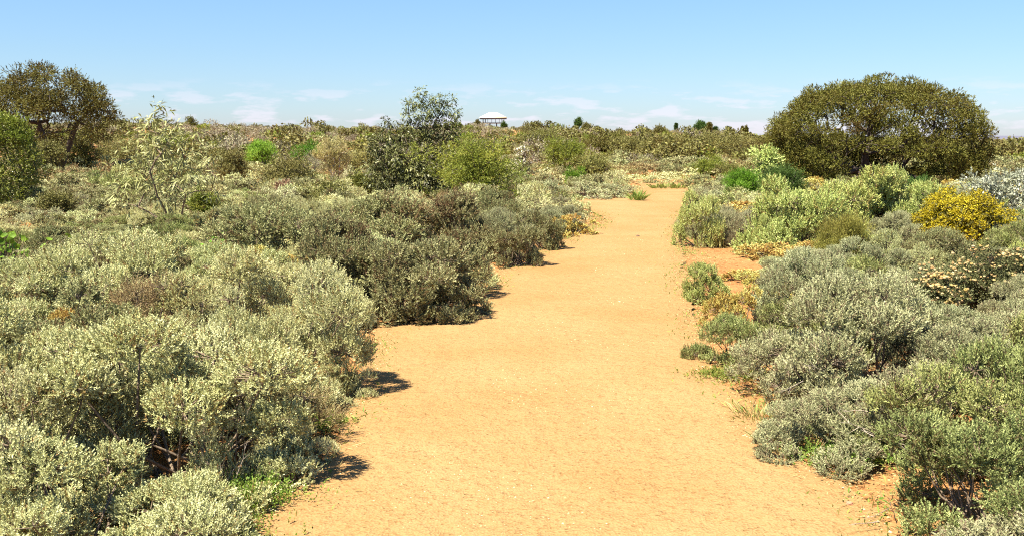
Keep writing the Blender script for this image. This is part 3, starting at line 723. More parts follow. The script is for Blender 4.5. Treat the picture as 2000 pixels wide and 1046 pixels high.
# ---------------------------------------------------------------- near bushes placed one by one
NB = [
 ('salt', 335, 1005, 560, 640, 'large pale saltbush bulging over the path edge at lower left'),
 ('salt', 75, 1020, 440, 690, 'large pale saltbush at the left edge beside the lower left bulging one'),
 ('salt', 200, 1190, 520, 860, 'pale saltbush cut off by the bottom edge in the lower left corner'),
 ('salt', -70, 1180, 380, 820, 'pale saltbush half outside the lower left corner'),
 ('salt', 560, 800, 340, 520, 'rounded pale saltbush whose right side pushes furthest into the path'),
 ('salt', 440, 985, 165, 800, 'small pale saltbush filling the foot of the lower left bulging one'),
 ('salt', 330, 850, 420, 630, 'pale yellowish saltbush mound in the middle of the lower left scrub'),
 ('salt', 80, 860, 420, 560, 'broad grey-green saltbush at the left edge in the middle of the slope'),
 ('brown', 305, 700, 200, 535, 'thin brownish half-dry shrub among the pale saltbushes on the left'),
 ('salt', 225, 670, 360, 446, 'wide pale saltbush at the foot of the slender young gum'),
 ('salt', 445, 680, 300, 475, 'pale saltbush between the half-dry brownish shrub and the dark saltbushes'),
 ('salt', 0, 690, 300, 510, 'pale saltbush in front of the big round-leaved plant at left'),
 ('gold', 160, 690, 130, 590, 'golden tinged saltbush between two grey-green ones at left'),
 ('salt', 560, 905, 130, 800, 'small saltbush casting a dark shadow onto the path at left'),
 ('salt', 672, 792, 140, 700, 'low saltbush tucked under the path side of the rounded pale saltbush'),
 ('salt', 598, 912, 110, 830, 'low saltbush at the foot of the large lower left saltbush by the path'),
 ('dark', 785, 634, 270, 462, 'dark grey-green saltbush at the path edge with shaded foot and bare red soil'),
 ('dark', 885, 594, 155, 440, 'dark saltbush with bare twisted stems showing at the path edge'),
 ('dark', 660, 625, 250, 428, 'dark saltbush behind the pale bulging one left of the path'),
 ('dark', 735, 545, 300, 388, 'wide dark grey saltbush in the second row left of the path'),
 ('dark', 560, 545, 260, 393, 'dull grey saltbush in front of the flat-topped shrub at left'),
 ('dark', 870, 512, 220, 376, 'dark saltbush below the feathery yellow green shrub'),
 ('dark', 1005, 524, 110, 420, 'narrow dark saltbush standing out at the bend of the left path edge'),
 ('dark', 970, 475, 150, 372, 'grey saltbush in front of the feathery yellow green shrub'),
 ('dark', 1060, 490, 90, 405, 'grey saltbush before the golden one at the path edge'),
 ('gold', 1120, 462, 95, 420, 'low golden saltbush at the tip of the left scrub by the path bend'),
 ('dark', 1045, 446, 110, 396, 'grey saltbush behind the tip of the left scrub'),
 ('blue', 1165, 389, 140, 350, 'low silvery blue bush at the inside of the path bend'),
 ('pale', 1365, 483, 85, 372, 'light green saltbush at the right path edge below the bright green bush'),
 ('blue', 1435, 480, 110, 378, 'grey bluebush beside the light green saltbush at the right path edge'),
 ('pale', 1555, 506, 220, 345, 'left part of the big pale green saltbush clump under the broad tree'),
 ('pale', 1660, 480, 230, 325, 'tallest pale green saltbush in the clump under the broad tree'),
 ('pale', 1750, 480, 170, 338, 'pale green saltbush between the tall pale clump and the yellow wattle'),
 ('pale', 1500, 505, 70, 420, 'small pale green saltbush above the patch of red sand'),
 ('pale', 1385, 590, 110, 508, 'low light green saltbush below the patch of red sand'),
 ('gold', 1490, 600, 140, 530, 'flat golden saltbush creeping away from the right path edge'),
 ('gold', 1435, 650, 130, 560, 'golden orange tinged saltbush at the right path edge'),
 ('green', 1425, 712, 125, 605, 'low greenish saltbush in front of the golden ones at the right path edge'),
 ('blue', 1590, 645, 240, 488, 'grey bluebush behind the low golden saltbushes'),
 ('blue', 1690, 570, 170, 465, 'grey bluebush in front of the needle bush'),
 ('blue', 1685, 800, 420, 545, 'large silvery bluebush in the middle of the right-hand scrub'),
 ('blue', 1545, 790, 210, 640, 'grey bluebush with dark hollow beneath at right path edge'),
 ('blue', 1790, 715, 280, 592, 'silvery bluebush below the cream button flowers'),
 ('blue', 1650, 905, 330, 745, 'grey bluebush above the tangle of dry twigs'),
 ('blue', 1890, 800, 300, 628, 'grey bluebush behind the tall greenish one at right'),
 ('green', 1830, 930, 300, 700, 'greenish saltbush with yellow tips behind the corner bush at lower right'),
 ('green', 1985, 900, 290, 640, 'tall light green saltbush at the right edge'),
 ('blue', 1560, 855, 150, 770, 'low grey bluebush with straw stalks at the right path edge'),
 ('corner', 1925, 1090, 430, 790, 'dark green saltbush filling the lower right corner'),
 ('green', 2060, 1000, 250, 760, 'dark green saltbush at the right edge above the corner bush'),
 ('salt', 1290, 359, 95, 336, 'low grey saltbush across the far end of the sandy path'),
 ('dark', 1362, 376, 75, 340, 'dark saltbush at the right corner of the far path end'),
 ('salt', 1215, 356, 80, 332, 'grey saltbush behind the low silvery blue bush at the bend'),
 ('green', 1425, 392, 70, 345, 'greenish saltbush just left of the bright green feathery bush'),
 ('salt', 1755, 560, 150, 445, 'grey saltbush between the needle bush and the yellow wattle'),
 ('salt', 1835, 530, 130, 472, 'pale saltbush at the foot of the yellow wattle'),
 ('green', 1650, 905, 140, 820, 'small greenish saltbush beside the dry twigs at the right path edge'),
]
for k, px, yb, w, yt, lab in NB:
    pb(k, px, yb, w, yt, lab)

# ---------------------------------------------------------------- the scrub between and behind them
def fill(rmin, rmax, spacing, kinds, side, grp, lab, hr=(.35, .7), rad=(.4, .75), tries=6000, seed=1, lim=300, edge=.75, amax=.60, tight=.55):
    rg = random.Random(seed); n = 0
    for _ in range(tries):
        r = math.sqrt(rg.uniform(rmin * rmin, rmax * rmax)); a = rg.uniform(-amax, amax)
        x, y = r * math.sin(a), r * math.cos(a)
        if side(x, y): continue
        q = rg.uniform(*rad); hk = 1.0; kinds_ = kinds
        if y > 1 and CX + F * x / y < 520 and 13.5 < y < 32:      # open grassy ground round the young gum
            hk = .8; q *= .8
            if rg.random() < .4: continue
            if rg.random() < .35: kinds_ = [('dark', 2), ('green', 1)]
        if any((x - u) ** 2 + (y - v) ** 2 < (tight * (q + w)) ** 2 and (x - u) ** 2 + (y - v) ** 2 < spacing * spacing * 4 for u, v, w in PLACED): continue
        if EDGE.size and (np.hypot(EDGE[:, 0] - x, EDGE[:, 1] - y).min() < edge * q or in_poly(np.array([x]), np.array([y]), PATH_POLY)[0]): continue
        tot = sum(w for _, w in kinds_); u = rg.uniform(0, tot)
        for k, w in kinds_:
            u -= w
            if u <= 0: break
        bush(k, x, y, q, rg.uniform(*hr) * hk, lab[k], grp[k]); n += 1
        if n >= lim: break
    return n
EDGE = PATH_POLY[1:-1]
for _p in ((12, 560, .5), (425, 520, .2), (462, 520, .22), (830, 402, .4), (1085, 352, .4), (425, 432, 1.0), (255, 425, 1.0), (480, 395, 1.0), (110, 455, .4), (590, 352, .6), (640, 350, .5), (200, 345, .9)):
    PLACED.append((*ground(_p[0], _p[1]), _p[2]))
    PLACED.append((*at_depth(_p[0], depth_at(_p[1]) - .8), .3)); PLACED.append((*at_depth(_p[0], depth_at(_p[1]) - 1.6), .3))
for _p in ((1130, 29.5, .9), (1185, 30.5, .9), (1090, 30.5, .9), (1050, 31, .9), (1150, 27, .5), (1877, 15.4, .8), (1900, 14.3, .7), (1840, 14.6, .6), (1950, 15.4, .6)):
    PLACED.append((*at_depth(_p[0], _p[1]), _p[2]))
def xpath(y):   # middle line of the path
    return np.interp(y, [0, 5, 12, 20, 30, 43], [0.1, .25, .6, 1.9, 3.9, 6.4])
isleft = lambda x, y: x > xpath(y)
isright = lambda x, y: x <= xpath(y)
LN = {'salt': 'grey-green saltbush', 'blue': 'grey bluebush', 'dark': 'dull dark saltbush', 'pale': 'pale green saltbush', 'green': 'greenish saltbush', 'gold': 'golden tinged saltbush', 'corner': 'deep green saltbush', 'brown': 'brownish dry shrub'}
def labs(where): return {k: v + ' ' + where for k, v in LN.items()}, {k: v + 'es ' + where if v.endswith('bush') else v + 's ' + where for k, v in LN.items()}
def sandspot(x, y):   # bare red sand at right stays open
    if 1320 < CX + F * x / y < 1505 and 6.4 < y < 18: return True
    c = ground(1432, 497); return math.hypot((x - c[0]) / 1.1, (y - c[1]) / 1.0) < 1
l, g = labs('filling gaps in the near scrub left of the path')
nA = fill(2.3, 13, .8, [('salt', 7), ('dark', 1.5), ('gold', .6), ('brown', .8)], isleft, g, l, (.45, .7), (.45, .75), 3500, 3, tight=.6)
l, g = labs('filling gaps in the near scrub right of the path')
nB = fill(2.3, 13, .8, [('blue', 6), ('green', 2.2)], lambda x, y: isright(x, y) or sandspot(x, y), g, l, (.4, .62), (.42, .7), 3500, 4, tight=.6)
l, g = labs('in the middle scrub left of the path')
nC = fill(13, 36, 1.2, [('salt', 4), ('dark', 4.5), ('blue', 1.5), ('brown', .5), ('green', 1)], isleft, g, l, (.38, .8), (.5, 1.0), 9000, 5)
l, g = labs('in the middle scrub right of the path')
nD = fill(13, 36, 1.2, [('blue', 3), ('salt', 2), ('pale', 1), ('green', 2), ('dark', 1), ('gold', .6)], lambda x, y: isright(x, y) or sandspot(x, y), g, l, (.35, .7), (.5, .95), 9000, 6)
l, g = labs('in the flat scrub beyond the path bend')
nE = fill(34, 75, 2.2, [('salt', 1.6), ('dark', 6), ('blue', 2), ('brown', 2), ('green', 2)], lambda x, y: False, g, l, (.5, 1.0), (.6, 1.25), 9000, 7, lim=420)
print('FILL', nA, nB, nC, nD, nE, len(PLACED))

# ---------------------------------------------------------------- scrub on the far rise
def far_protos(mat, n, lobes, shoots, nl, ll, lw, H=1.0, up=.4, flat=.8, seed=0, jit=.4):
    out = []
    for k in range(n):
        (v, f, t), (a, b), _ = make_shrub(900 + seed + k, 1.0, H, lobes, shoots, .3, nl, ll, lw, .9, up, jit, flat, (.25, .42), 0, .2, .5, .2)
        out.append((v, f, t, new_mesh(mat + '_far_scrub', v, quads=f, tint=t, mat=M[mat])))
    return out
FP = {'grey_scrub_bush': far_protos('greytwig', 4, 11, 190, 6, .13, .04, 1.0, .6, seed=1),
      'olive_scrub_bush': far_protos('olive', 4, 11, 210, 6, .11, .085, 1.0, .3, seed=20),
      'yellow_green_scrub_bush': far_protos('lime', 3, 11, 210, 6, .11, .08, 1.0, .35, seed=60),
      'pale_scrub_bush': far_protos('dark', 3, 11, 190, 6, .11, .08, .8, .3, seed=40)}
FL = {'grey_scrub_bush': ('leafless grey twiggy bush on the far rise', 'grey twiggy bushes on the far rise'),
      'olive_scrub_bush': ('olive green bush on the far rise', 'olive bushes on the far rise'),
      'yellow_green_scrub_bush': ('yellow green bush on the far rise', 'yellow green bushes on the far rise'),
      'pale_scrub_bush': ('pale grey-green bush on the far rise', 'pale bushes on the far rise')}
rg = random.Random(77)
pts = []
for _ in range(6000):
    r = math.sqrt(rg.uniform(66 ** 2, 330 ** 2)); a = rg.uniform(-.6, .62)
    x, y = r * math.sin(a), r * math.cos(a)
    # bare red sand scars keep clear
    if math.sin(x * .11 + 2) * math.sin(y * .045 + 1) + .5 * math.sin(x * .05 + y * .06) > .86: continue
    pxl = CX + F * x / y
    if 925 < pxl < 1002 and r > 236: continue
    ol = .36 + (.35 if pxl > 1150 and 80 < r < 150 else 0) + (.35 if pxl > 1850 else 0) + (.2 if 70 < r < 110 else 0)
    u = rg.random()
    k = 'olive_scrub_bush' if u < ol else ('grey_scrub_bush' if u < ol + (1 - ol) * .72 else 'pale_scrub_bush')
    if rg.random() < (.10 if r < 160 else .04): k = 'yellow_green_scrub_bush'
    s = rg.choice((.7, .9, 1.1, 1.3, 1.6, 2.1)) * rg.uniform(.85, 1.15) * (1.15 if k == 'olive_scrub_bush' else 1)
    if r > 200: s *= .75
    pts.append((r, x, y, k, s))
for _ in range(1500):       # the plain stretching away at right
    x, y = rg.uniform(.18, .62), 0; r = math.sqrt(rg.uniform(320 ** 2, 1100 ** 2)); a = x; x, y = r * math.sin(a), r * math.cos(a)
    pts.append((r, x, y, rg.choice(('olive_scrub_bush', 'grey_scrub_bush')), rg.uniform(2, 4.5)))
pts.sort()
cnt = {k: 0 for k in FP}; rest = {k: [] for k in FP}
for r, x, y, k, s in pts:
    z = float(gz(x, y)); hz = s * rg.uniform(.7, 1.05) * (.55 if r > 335 else 1)
    if cnt[k] < 240:
        cnt[k] += 1
        o = link(k, rg.choice(FP[k])[3], None, (x, y, z - .05)); o.scale = (s, s, hz); o.rotation_euler = (0, 0, rg.uniform(0, 6.28))
        tag(o, FL[k][0], 'shrub', FL[k][1])
    else:
        rest[k].append((x, y, z, s, hz, rg.uniform(0, 6.28)))
for k, ls in rest.items():
    if not ls: continue
    V, Q, T, o = [], [], [], 0
    for n, (x, y, z, s, hz, a) in enumerate(ls):
        v, f, t, _ = FP[k][n % len(FP[k])]
        q = np.arange(len(f))[::2]      # sparser at this distance, with larger sprays
        fv = v[f[q]]; c = fv.mean(1, keepdims=True); fv = c + (fv - c) * 1.35
        fv = fv.reshape(-1, 3); tt = t[f[q]].reshape(-1)
        ca, sa = math.cos(a), math.sin(a)
        w = np.stack([(fv[:, 0] * ca - fv[:, 1] * sa) * s + x, (fv[:, 0] * sa + fv[:, 1] * ca) * s + y, fv[:, 2] * hz + z - .05], 1)
        V.append(w); Q.append(np.arange(len(w)).reshape(-1, 4) + o); T.append(tt); o += len(w)
    me = new_mesh(k + '_mass', np.concatenate(V), quads=np.concatenate(Q), tint=np.concatenate(T), mat=FP[k][0][3].materials[0])
    tag(link('distant_scrub', me), 'distant mass of ' + FL[k][1].replace(' on the far rise', '') + ' covering the upper slope', 'scrub', None, 'stuff')
print('FAR', cnt, {k: len(v) for k, v in rest.items()})

# dark row of bushes across the foot of the rise
rg = random.Random(9)
ROW = [(1170, 268, 300, 40), (1225, 270, 300, 42), (1280, 276, 302, 38), (1330, 272, 304, 46), (1380, 268, 305, 50), (1440, 270, 306, 52), (1490, 274, 306, 40), (1300, 262, 285, 40), (1400, 262, 285, 50), (1200, 262, 290, 30)]
for n, (px, top, bot, hw) in enumerate(ROW):
    feathery('thicket_bush', 'dark olive bush in the row across the foot of the rise', px, rg.uniform(84, 100), top, bot, hw, ('mulga', 'olive', 'brown')[n % 3] if n % 3 < 2 else 'olive', .5, 300 + n, .17, .06, 60, 20, group='dark bushes in the row at the foot of the rise', up=.4)

# trees and bushes on the skyline
def skyline(name, label, px, t, top, bot, hw, mat, shape, seed, cat='tree'):
    rng = np.random.default_rng(seed)
    x, y = at_depth(px, t); z = float(gz(x, y)); h = height_at(top, t) - z; w = hw / F * t
    if shape == 'cone':
        n = 40; u = rng.uniform(.05, 1, n); a = rng.uniform(0, 6.28, n); rr_ = w * (1.02 - u) ** .7 * .6
        C = np.stack([rr_ * np.cos(a), rr_ * np.sin(a), h * u * .95], 1); Rr = np.maximum(w * (1.05 - u) * .5, .12)
    else:
        C = dome(rng, 36, w * .8, w * .8, h * (.6 if shape == 'tree' else .35), h * .92, zmin=-.5, s0=.5, lump=.15); Rr = rng.uniform(.2, .36, len(C)) * w
    f = clump_leaves(rng, C, np.stack([Rr] * 3, 1), 26, .4, 7, .28, .09, up=.4, tone=.5)
    sk = skeleton(rng, C, [(0, 0, -.2), (0, 0, h * .3)], .03, .8, .05, 5)
    tree(name, label, cat, (x, y, z), [('crown', f, M[mat])], sk, M['bark'])
skyline('skyline_tree', 'dark pointed cypress-like tree alone on the skyline', 1320, 262, 242, 258, 4.5, 'deep', 'cone', 1)
skyline('skyline_tree', 'largest dark tree of the skyline group left of the broad tree', 1368, 262, 234, 256, 11, 'deep', 'tree', 2)
skyline('skyline_tree', 'lower left half of the dark skyline tree pair', 1360, 258, 241, 257, 9, 'deep', 'bush', 3)
skyline('skyline_tree', 'slim tufted tree just right of the dark skyline pair', 1384, 264, 239, 256, 6, 'mulga', 'tree', 4)
skyline('skyline_tree', 'tiny dark tree in the gap on the skyline right of the tufted one', 1397, 264, 248, 256, 6, 'deep', 'tree', 5)
skyline('skyline_tree', 'small dark round bush on the skyline before the broad tree', 1422, 264, 247, 257, 7, 'deep', 'bush', 6)
skyline('skyline_tree', 'thin stick-like tree near the broad tree on the skyline', 1457, 264, 246, 259, 2.5, 'mulga', 'tree', 7)
skyline('skyline_tree', 'very thin short tree beside the stick-like skyline tree', 1449, 264, 247, 258, 2.2, 'mulga', 'tree', 17)
skyline('skyline_tree', 'upright dark tree on the skyline right of the pavilion', 1129, 258, 229, 252, 8, 'deep', 'tree', 8)
skyline('skyline_tree', 'green bush leaning to the upright skyline tree', 1145, 255, 240, 254, 12, 'olive', 'bush', 9, 'shrub')
skyline('skyline_tree', 'small round bush on the skyline between pavilion and upright tree', 1047, 262, 242, 250, 7, 'deep', 'bush', 10, 'shrub')
skyline('skyline_tree', 'round dark bush standing on the left skyline', 375, 250, 227, 246, 15, 'mulga', 'bush', 11, 'shrub')
skyline('skyline_tree', 'small dark bush on the skyline behind the slender gum', 310, 255, 231, 242, 11, 'olive', 'bush', 12, 'shrub')
skyline('skyline_tree', 'dark bush hugging the left side of the pavilion', 933, 254, 235, 250, 9, 'olive', 'bush', 13, 'shrub')
skyline('skyline_tree', 'dark bush at the right foot of the pavilion', 984, 250, 239, 248, 6, 'deep', 'bush', 14, 'shrub')
skyline('skyline_tree', 'pale green bushy tree left of the cypress-like tree', 1290, 225, 245, 265, 15, 'olive', 'bush', 15, 'shrub')
skyline('skyline_tree', 'olive bush on the skyline left of the pale bushy tree', 1262, 230, 252, 266, 11, 'olive', 'bush', 16, 'shrub')

# ---------------------------------------------------------------- pavilion on the rise
def plain(name, col, rough=.6):
    m = bpy.data.materials.new(name); m.use_nodes = True
    t = m.node_tree; p = t.nodes['Principled BSDF']; p.inputs['Roughness'].default_value = rough
    n = N(t, 'ShaderNodeTexNoise'); n.inputs['Scale'].default_value = 3
    r = ramp(t, [(.3, tuple(c * .9 for c in col)), (.7, col)]); t.links.new(n.outputs[0], r.inputs[0]); t.links.new(r.outputs[0], p.inputs['Base Color'])
    return m
def boxes(bs):
    V, Q = [], []
    for (x0, y0, z0, x1, y1, z1) in bs:
        o = len(V) * 8
        V.append([(x0, y0, z0), (x1, y0, z0), (x1, y1, z0), (x0, y1, z0), (x0, y0, z1), (x1, y0, z1), (x1, y1, z1), (x0, y1, z1)])
        Q += [[o + i for i in q] for q in ((0, 3, 2, 1), (4, 5, 6, 7), (0, 1, 5, 4), (1, 2, 6, 5), (2, 3, 7, 6), (3, 0, 4, 7))]
    return np.array(V, float).reshape(-1, 3), np.array(Q)
def pavilion():
    t = 256.0; x, y = at_depth(963.5, t); z = float(gz(x, y))
    zb = height_at(240, t) - z; ze = height_at(231.5, t) - z; zt = height_at(220.5, t) - z
    hw = 21.5 / F * t; ew = 26.5 / F * t; d = hw * .75; ed = d + (ew - hw)
    o = empty('pavilion', (x, y, z)); tag(o, 'cream roofed open pavilion on dark posts standing on the rise', 'pavilion')
    mr_, mp_, mb_ = plain('cream_roof', (.80, .70, .48)), plain('dark_post', (.17, .17, .18)), plain('deck', (.34, .31, .27))
    rx = ew * .30
    th = .18
    v = np.array([(-ew, -ed, ze), (ew, -ed, ze), (ew, ed, ze), (-ew, ed, ze), (-ew, -ed, ze + th), (ew, -ed, ze + th), (ew, ed, ze + th), (-ew, ed, ze + th), (-rx, 0, zt), (rx, 0, zt)])
    link('roof', new_mesh('pavilion_roof', v, quads=[(0, 3, 2, 1), (0, 1, 5, 4), (1, 2, 6, 5), (2, 3, 7, 6), (3, 0, 4, 7), (4, 5, 9, 8), (6, 7, 8, 9)], tris=[(5, 6, 9), (7, 4, 8)], mat=mr_), o)
    fv, fq = boxes([(-ew + .08, -ed + .08, ze - .22, ew - .08, -ed + .2, ze - .003), (-ew + .08, ed - .2, ze - .22, ew - .08, ed - .08, ze - .003)])
    link('beam', new_mesh('pavilion_beam', fv, quads=fq, mat=mp_), o)
    bv, bq = boxes([(-hw * 1.02, -d * 1.02, zb - .22, hw * 1.02, d * 1.02, zb)])
    link('deck', new_mesh('pavilion_deck', bv, quads=bq, mat=mb_), o)
    for px in (-.92, -.72, -.48, -.12, .22, .55, .78, .97):
        for sy in (-1, 1):
            if sy == 1 and abs(px) < .6: continue
            pv, pq = boxes([(px * hw - .055, sy * d * .95 - .055, zb + .003, px * hw + .055, sy * d * .95 + .055, ze - .003 if abs(sy) else ze)])
            link('post', new_mesh('pavilion_post', pv, quads=pq, mat=mp_), o)
    for px in (-.9, -.3, .3, .9):
        for sy in (-.9, .9):
            pv, pq = boxes([(px * hw - .12, sy * d - .12, -.3, px * hw + .12, sy * d + .12, zb - .223)])
            link('pier', new_mesh('pavilion_pier', pv, quads=pq, mat=mp_), o)
pavilion()
def sign():
    t = 76.0; x, y = at_depth(1461, t); z = float(gz(x, y)); zt = height_at(299, t) - z; zb = height_at(304, t) - z
    o = empty('marker_sign', (x, y, z)); tag(o, 'small blank white marker board on a post in front of the dark bush row', 'sign')
    a, b = boxes([(-.1, -.012, zb, .1, .012, zt)]); link('board', new_mesh('marker_board', a, quads=b, mat=plain('white_board', (.8, .8, .78))), o)
    a, b = boxes([(-.03, .015, -.2, .03, .07, zt - .03)]); link('post', new_mesh('marker_post', a, quads=b, mat=M['greybark']), o)
sign()

# ---------------------------------------------------------------- small things
def tuft_mesh(name, mat, seed, n, h, spreadr, w, lean=.35, tone=.4):
    rng = np.random.default_rng(seed)
    p = np.stack([rng.normal(0, spreadr, n).clip(-2 * spreadr, 2 * spreadr), rng.normal(0, spreadr, n).clip(-2 * spreadr, 2 * spreadr), np.zeros(n)], 1)
    d = unit(np.stack([p[:, 0] / spreadr * lean + rng.normal(0, .25, n), p[:, 1] / spreadr * lean + rng.normal(0, .25, n), np.ones(n)], 1))
    v, f, c = leaf_mesh(p, d, perp(d, rng), h * rng.uniform(.5, 1.15, n), w * rng.uniform(.6, 1.2, n), .35, True)
    t = np.repeat(rng.normal(tone, .22, n).clip(0, 1), c)
    return v, f, t
G1 = [new_mesh('dry_tuft', *tuft_mesh('a', 'tuft', 500 + k, 260, .42, .13, .008, tone=.25)[:1], quads=None) if False else None for k in range(0)]
def tuft_obj(name, mat, label, px, py, seed, n, h, sr, w, group=None, tone=.4, cat='grass tuft'):
    v, f, t = tuft_mesh(name, mat, seed, n, h, sr, w, tone=tone)
    x, y = ground(px, py)
    o = link(name, new_mesh(name, v, quads=f, tint=t, mat=M[mat]), None, (x, y, float(gz(x, y))))
    return tag(o, label, cat, group)
TU = [(830, 402, 'straw coloured grass tuft below the dark gum', 360, .42, .35, .02, .2), (1085, 352, 'orange brown dry grass clump at the start of the side path', 300, .7, .3, .025, .1),
      (590, 352, 'yellow dry grass in front of the beige plume shrub', 320, .4, .5, .025, .25), (425, 432, 'yellow green grass right of the slender young gum', 1100, .32, .6, .012, .6),
      (255, 425, 'ochre grass at the left of the slender young gum', 1000, .32, .55, .012, .35), (200, 345, 'dry golden grass patch in front of the forked tree', 400, .5, .8, .03, .25),
      (480, 395, 'orange straw grass between saltbushes right of the young gum', 900, .3, .55, .013, .15), (640, 350, 'pale straw grass at the foot of the plume shrub', 300, .4, .5, .025, .3),
      (1245, 392, 'upright dark green reed-like tuft at the path bend', 160, .55, .08, .014, .95), (1310, 368, 'low yellow green tuft at the far end of the path', 200, .35, .35, .03, .75),
      (1555, 875, 'straw coloured stalks at the right path edge beneath the low bluebush', 130, .20, .10, .004, .45), (1490, 815, 'straw stalks leaning over the path edge left of the low bluebush', 150, .16, .10, .004, .5),
      (110, 455, 'golden dry grass near the big-leaved plant at left', 380, .3, .35, .014, .15)]
for n, (px, py, lab, c, h, sr, w, tone) in enumerate(TU):
    tuft_obj('grass_tuft', 'tuft', lab, px, py, 700 + n, c, h, sr, w, tone=tone)

def broadleaf(label, px, py, n, h, sr, ll, seed, cat='plant'):
    rng = np.random.default_rng(seed); x, y = ground(px, py)
    tip = np.stack([rng.normal(0, sr, n), rng.normal(0, sr, n), h * rng.uniform(.25, 1, n)], 1)
    base = tip * np.array([.15, .15, 0])
    a = unit(rng.normal(0, .5, (n, 3)) + np.array([0, -.35, .75])); d = perp(a, rng); s = np.cross(a, d)
    V, Q, o = [], [], 0
    for q in range(n):                 # rounded lobed leaf of eight wedges with a slight cup
        m = 10; th = np.arange(m) * 2 * np.pi / m; rad = ll * rng.uniform(.7, 1.2) * .5 * (1 + .1 * np.cos(th * 5))
        ring = tip[q] + d[q] * (rad * np.cos(th))[:, None] + s[q] * (rad * np.sin(th))[:, None] + a[q] * ll * .10
        mid = tip[q] + d[q] * (rad * .5 * np.cos(th))[:, None] + s[q] * (rad * .5 * np.sin(th))[:, None]
        ce = np.repeat(tip[q][None] - a[q] * ll * .03, 1, 0)
        V.append(np.concatenate([ring, mid, ce])); i = np.arange(m); j = (i + 1) % m
        Q += [(o + w, o + e, o + m + e, o + m + w) for w, e in zip(i, j)]
        Q += [(o + m + w, o + m + (w + 1) % m, o + m + (w + 2) % m, o + 2 * m) for w in range(0, m, 2)]
        o += 2 * m + 1
    V = np.concatenate(V); t = np.repeat(rng.uniform(.2, .9, n), 21)
    ob = empty('broad_leaved_plant', (x, y, float(gz(x, y)))); tag(ob, label, cat)
    link('leaves', new_mesh('broad_leaves', V, quads=np.array(Q), tint=t, mat=M['bright']), ob)
    sv2, sq = frustums(base, tip - a * ll * .03, np.full(n, .006), np.full(n, .003), 4)
    link('stems', new_mesh('broad_stems', sv2, quads=sq, mat=M['twig']), ob)
broadleaf('big round-leaved bright green plant at the left edge', 12, 560, 150, .66, .24, .085, 1)
broadleaf('small bright green leafy plant in the scrub below the slender young gum', 425, 520, 40, .5, .09, .06, 2)
broadleaf('low light green leafy plant beside the upright small green one', 462, 520, 34, .3, .12, .065, 3)

def weeds(label, px, py, n, sr, h, seed, tone):
    rng = np.random.default_rng(seed); x, y = ground(px, py)
    p = np.stack([rng.normal(0, sr, n), rng.normal(0, sr * .7, n), np.zeros(n)], 1)
    d = unit(rng.normal(0, .6, (n, 3)) + np.array([0, 0, 1]))
    v, f, t = shoots_to_leaves(rng, p, d, np.full(n, h) * rng.uniform(.5, 1.2, n), 9, .018, .009, .9, 0, False, rng.normal(tone, .2, n).clip(0, 1))
    o = link('weed_clump', new_mesh('weed_clump', v, quads=f, tint=t, mat=M['weed']), None, (x, y, .015)); tag(o, label, 'weeds')
weeds('bright green weeds at the path edge under the lower left saltbush', 478, 985, 700, .11, .13, 1, .8)
weeds('yellow green creeping weeds on the sand beside the pale bulging saltbush', 612, 830, 420, .10, .05, 2, .55)
weeds('low green weeds at the bottom edge left of the path', 400, 1045, 500, .14, .07, 3, .6)
weeds('thin green weeds on the right path edge', 1425, 735, 420, .13, .05, 4, .5)
weeds('green weeds in front of the small greenish saltbush at right', 1645, 900, 420, .13, .09, 5, .65)

# loose litter: sparse blades along both edges, pebbles on the path
def edge_grass():
    rng = np.random.default_rng(3); E = PATH_POLY[2:-2]; E = E[(np.hypot(E[:, 0], E[:, 1]) < 26) & (E[:, 1] > 1)]
    k = rng.integers(0, len(E), 11000); p = E[k] + rng.normal(0, .17, (11000, 2))
    m = np.sin(p[:, 0] * 3.1) * np.sin(p[:, 1] * 2.3 + 1) > -.1; p = p[m]; n = len(p)
    P3 = np.stack([p[:, 0], p[:, 1], np.full(n, .0)], 1); d = unit(rng.normal(0, .6, (n, 3)) + np.array([0, 0, .8]))
    v, f, c = leaf_mesh(P3, d, perp(d, rng), rng.uniform(.03, .1, n), rng.uniform(.002, .006, n), .4, True)
    tag(link('edge_grass', new_mesh('edge_grass', v, quads=f, tint=np.repeat(rng.uniform(0, 1, n), c), mat=M['weed'])), 'sparse thin grass and litter along both path edges', 'grass', None, 'stuff')
edge_grass()
def litter():
    rng = np.random.default_rng(23); E = PATH_POLY[2:-2]; E = E[(np.hypot(E[:, 0], E[:, 1]) < 24) & (E[:, 1] > 1)]
    n = 48000; k = rng.integers(0, len(E), n); off = rng.normal(0, .34, (n, 2)); p = E[k] + off
    ins = in_poly(p[:, 0], p[:, 1], PATH_POLY); dm = dist_poly(p[:, 0], p[:, 1], PATH_POLY)
    ok = ~ins | (dm < np.abs(rng.normal(0, .17, n))); p = p[ok]; n = len(p)
    d = unit(np.c_[rng.normal(0, 1, (n, 2)), rng.normal(0, .25, n)]); s = unit(np.cross(d, np.c_[rng.normal(0, .4, (n, 2)), np.ones(n)]))
    tw = rng.uniform(0, 1, n) < .2
    v, f, c = leaf_mesh(np.c_[p, np.full(n, .014)], d, s, np.where(tw, rng.uniform(.03, .10, n), rng.uniform(.008, .022, n)), np.where(tw, .0018, rng.uniform(.003, .007, n)))
    tag(link('leaf_litter', new_mesh('leaf_litter', v, quads=f, tint=np.repeat(rng.uniform(0, 1, n), c), mat=M['brown'])), 'dry leaf litter and twig bits lying along the path edges', 'leaf litter', None, 'stuff')
litter()
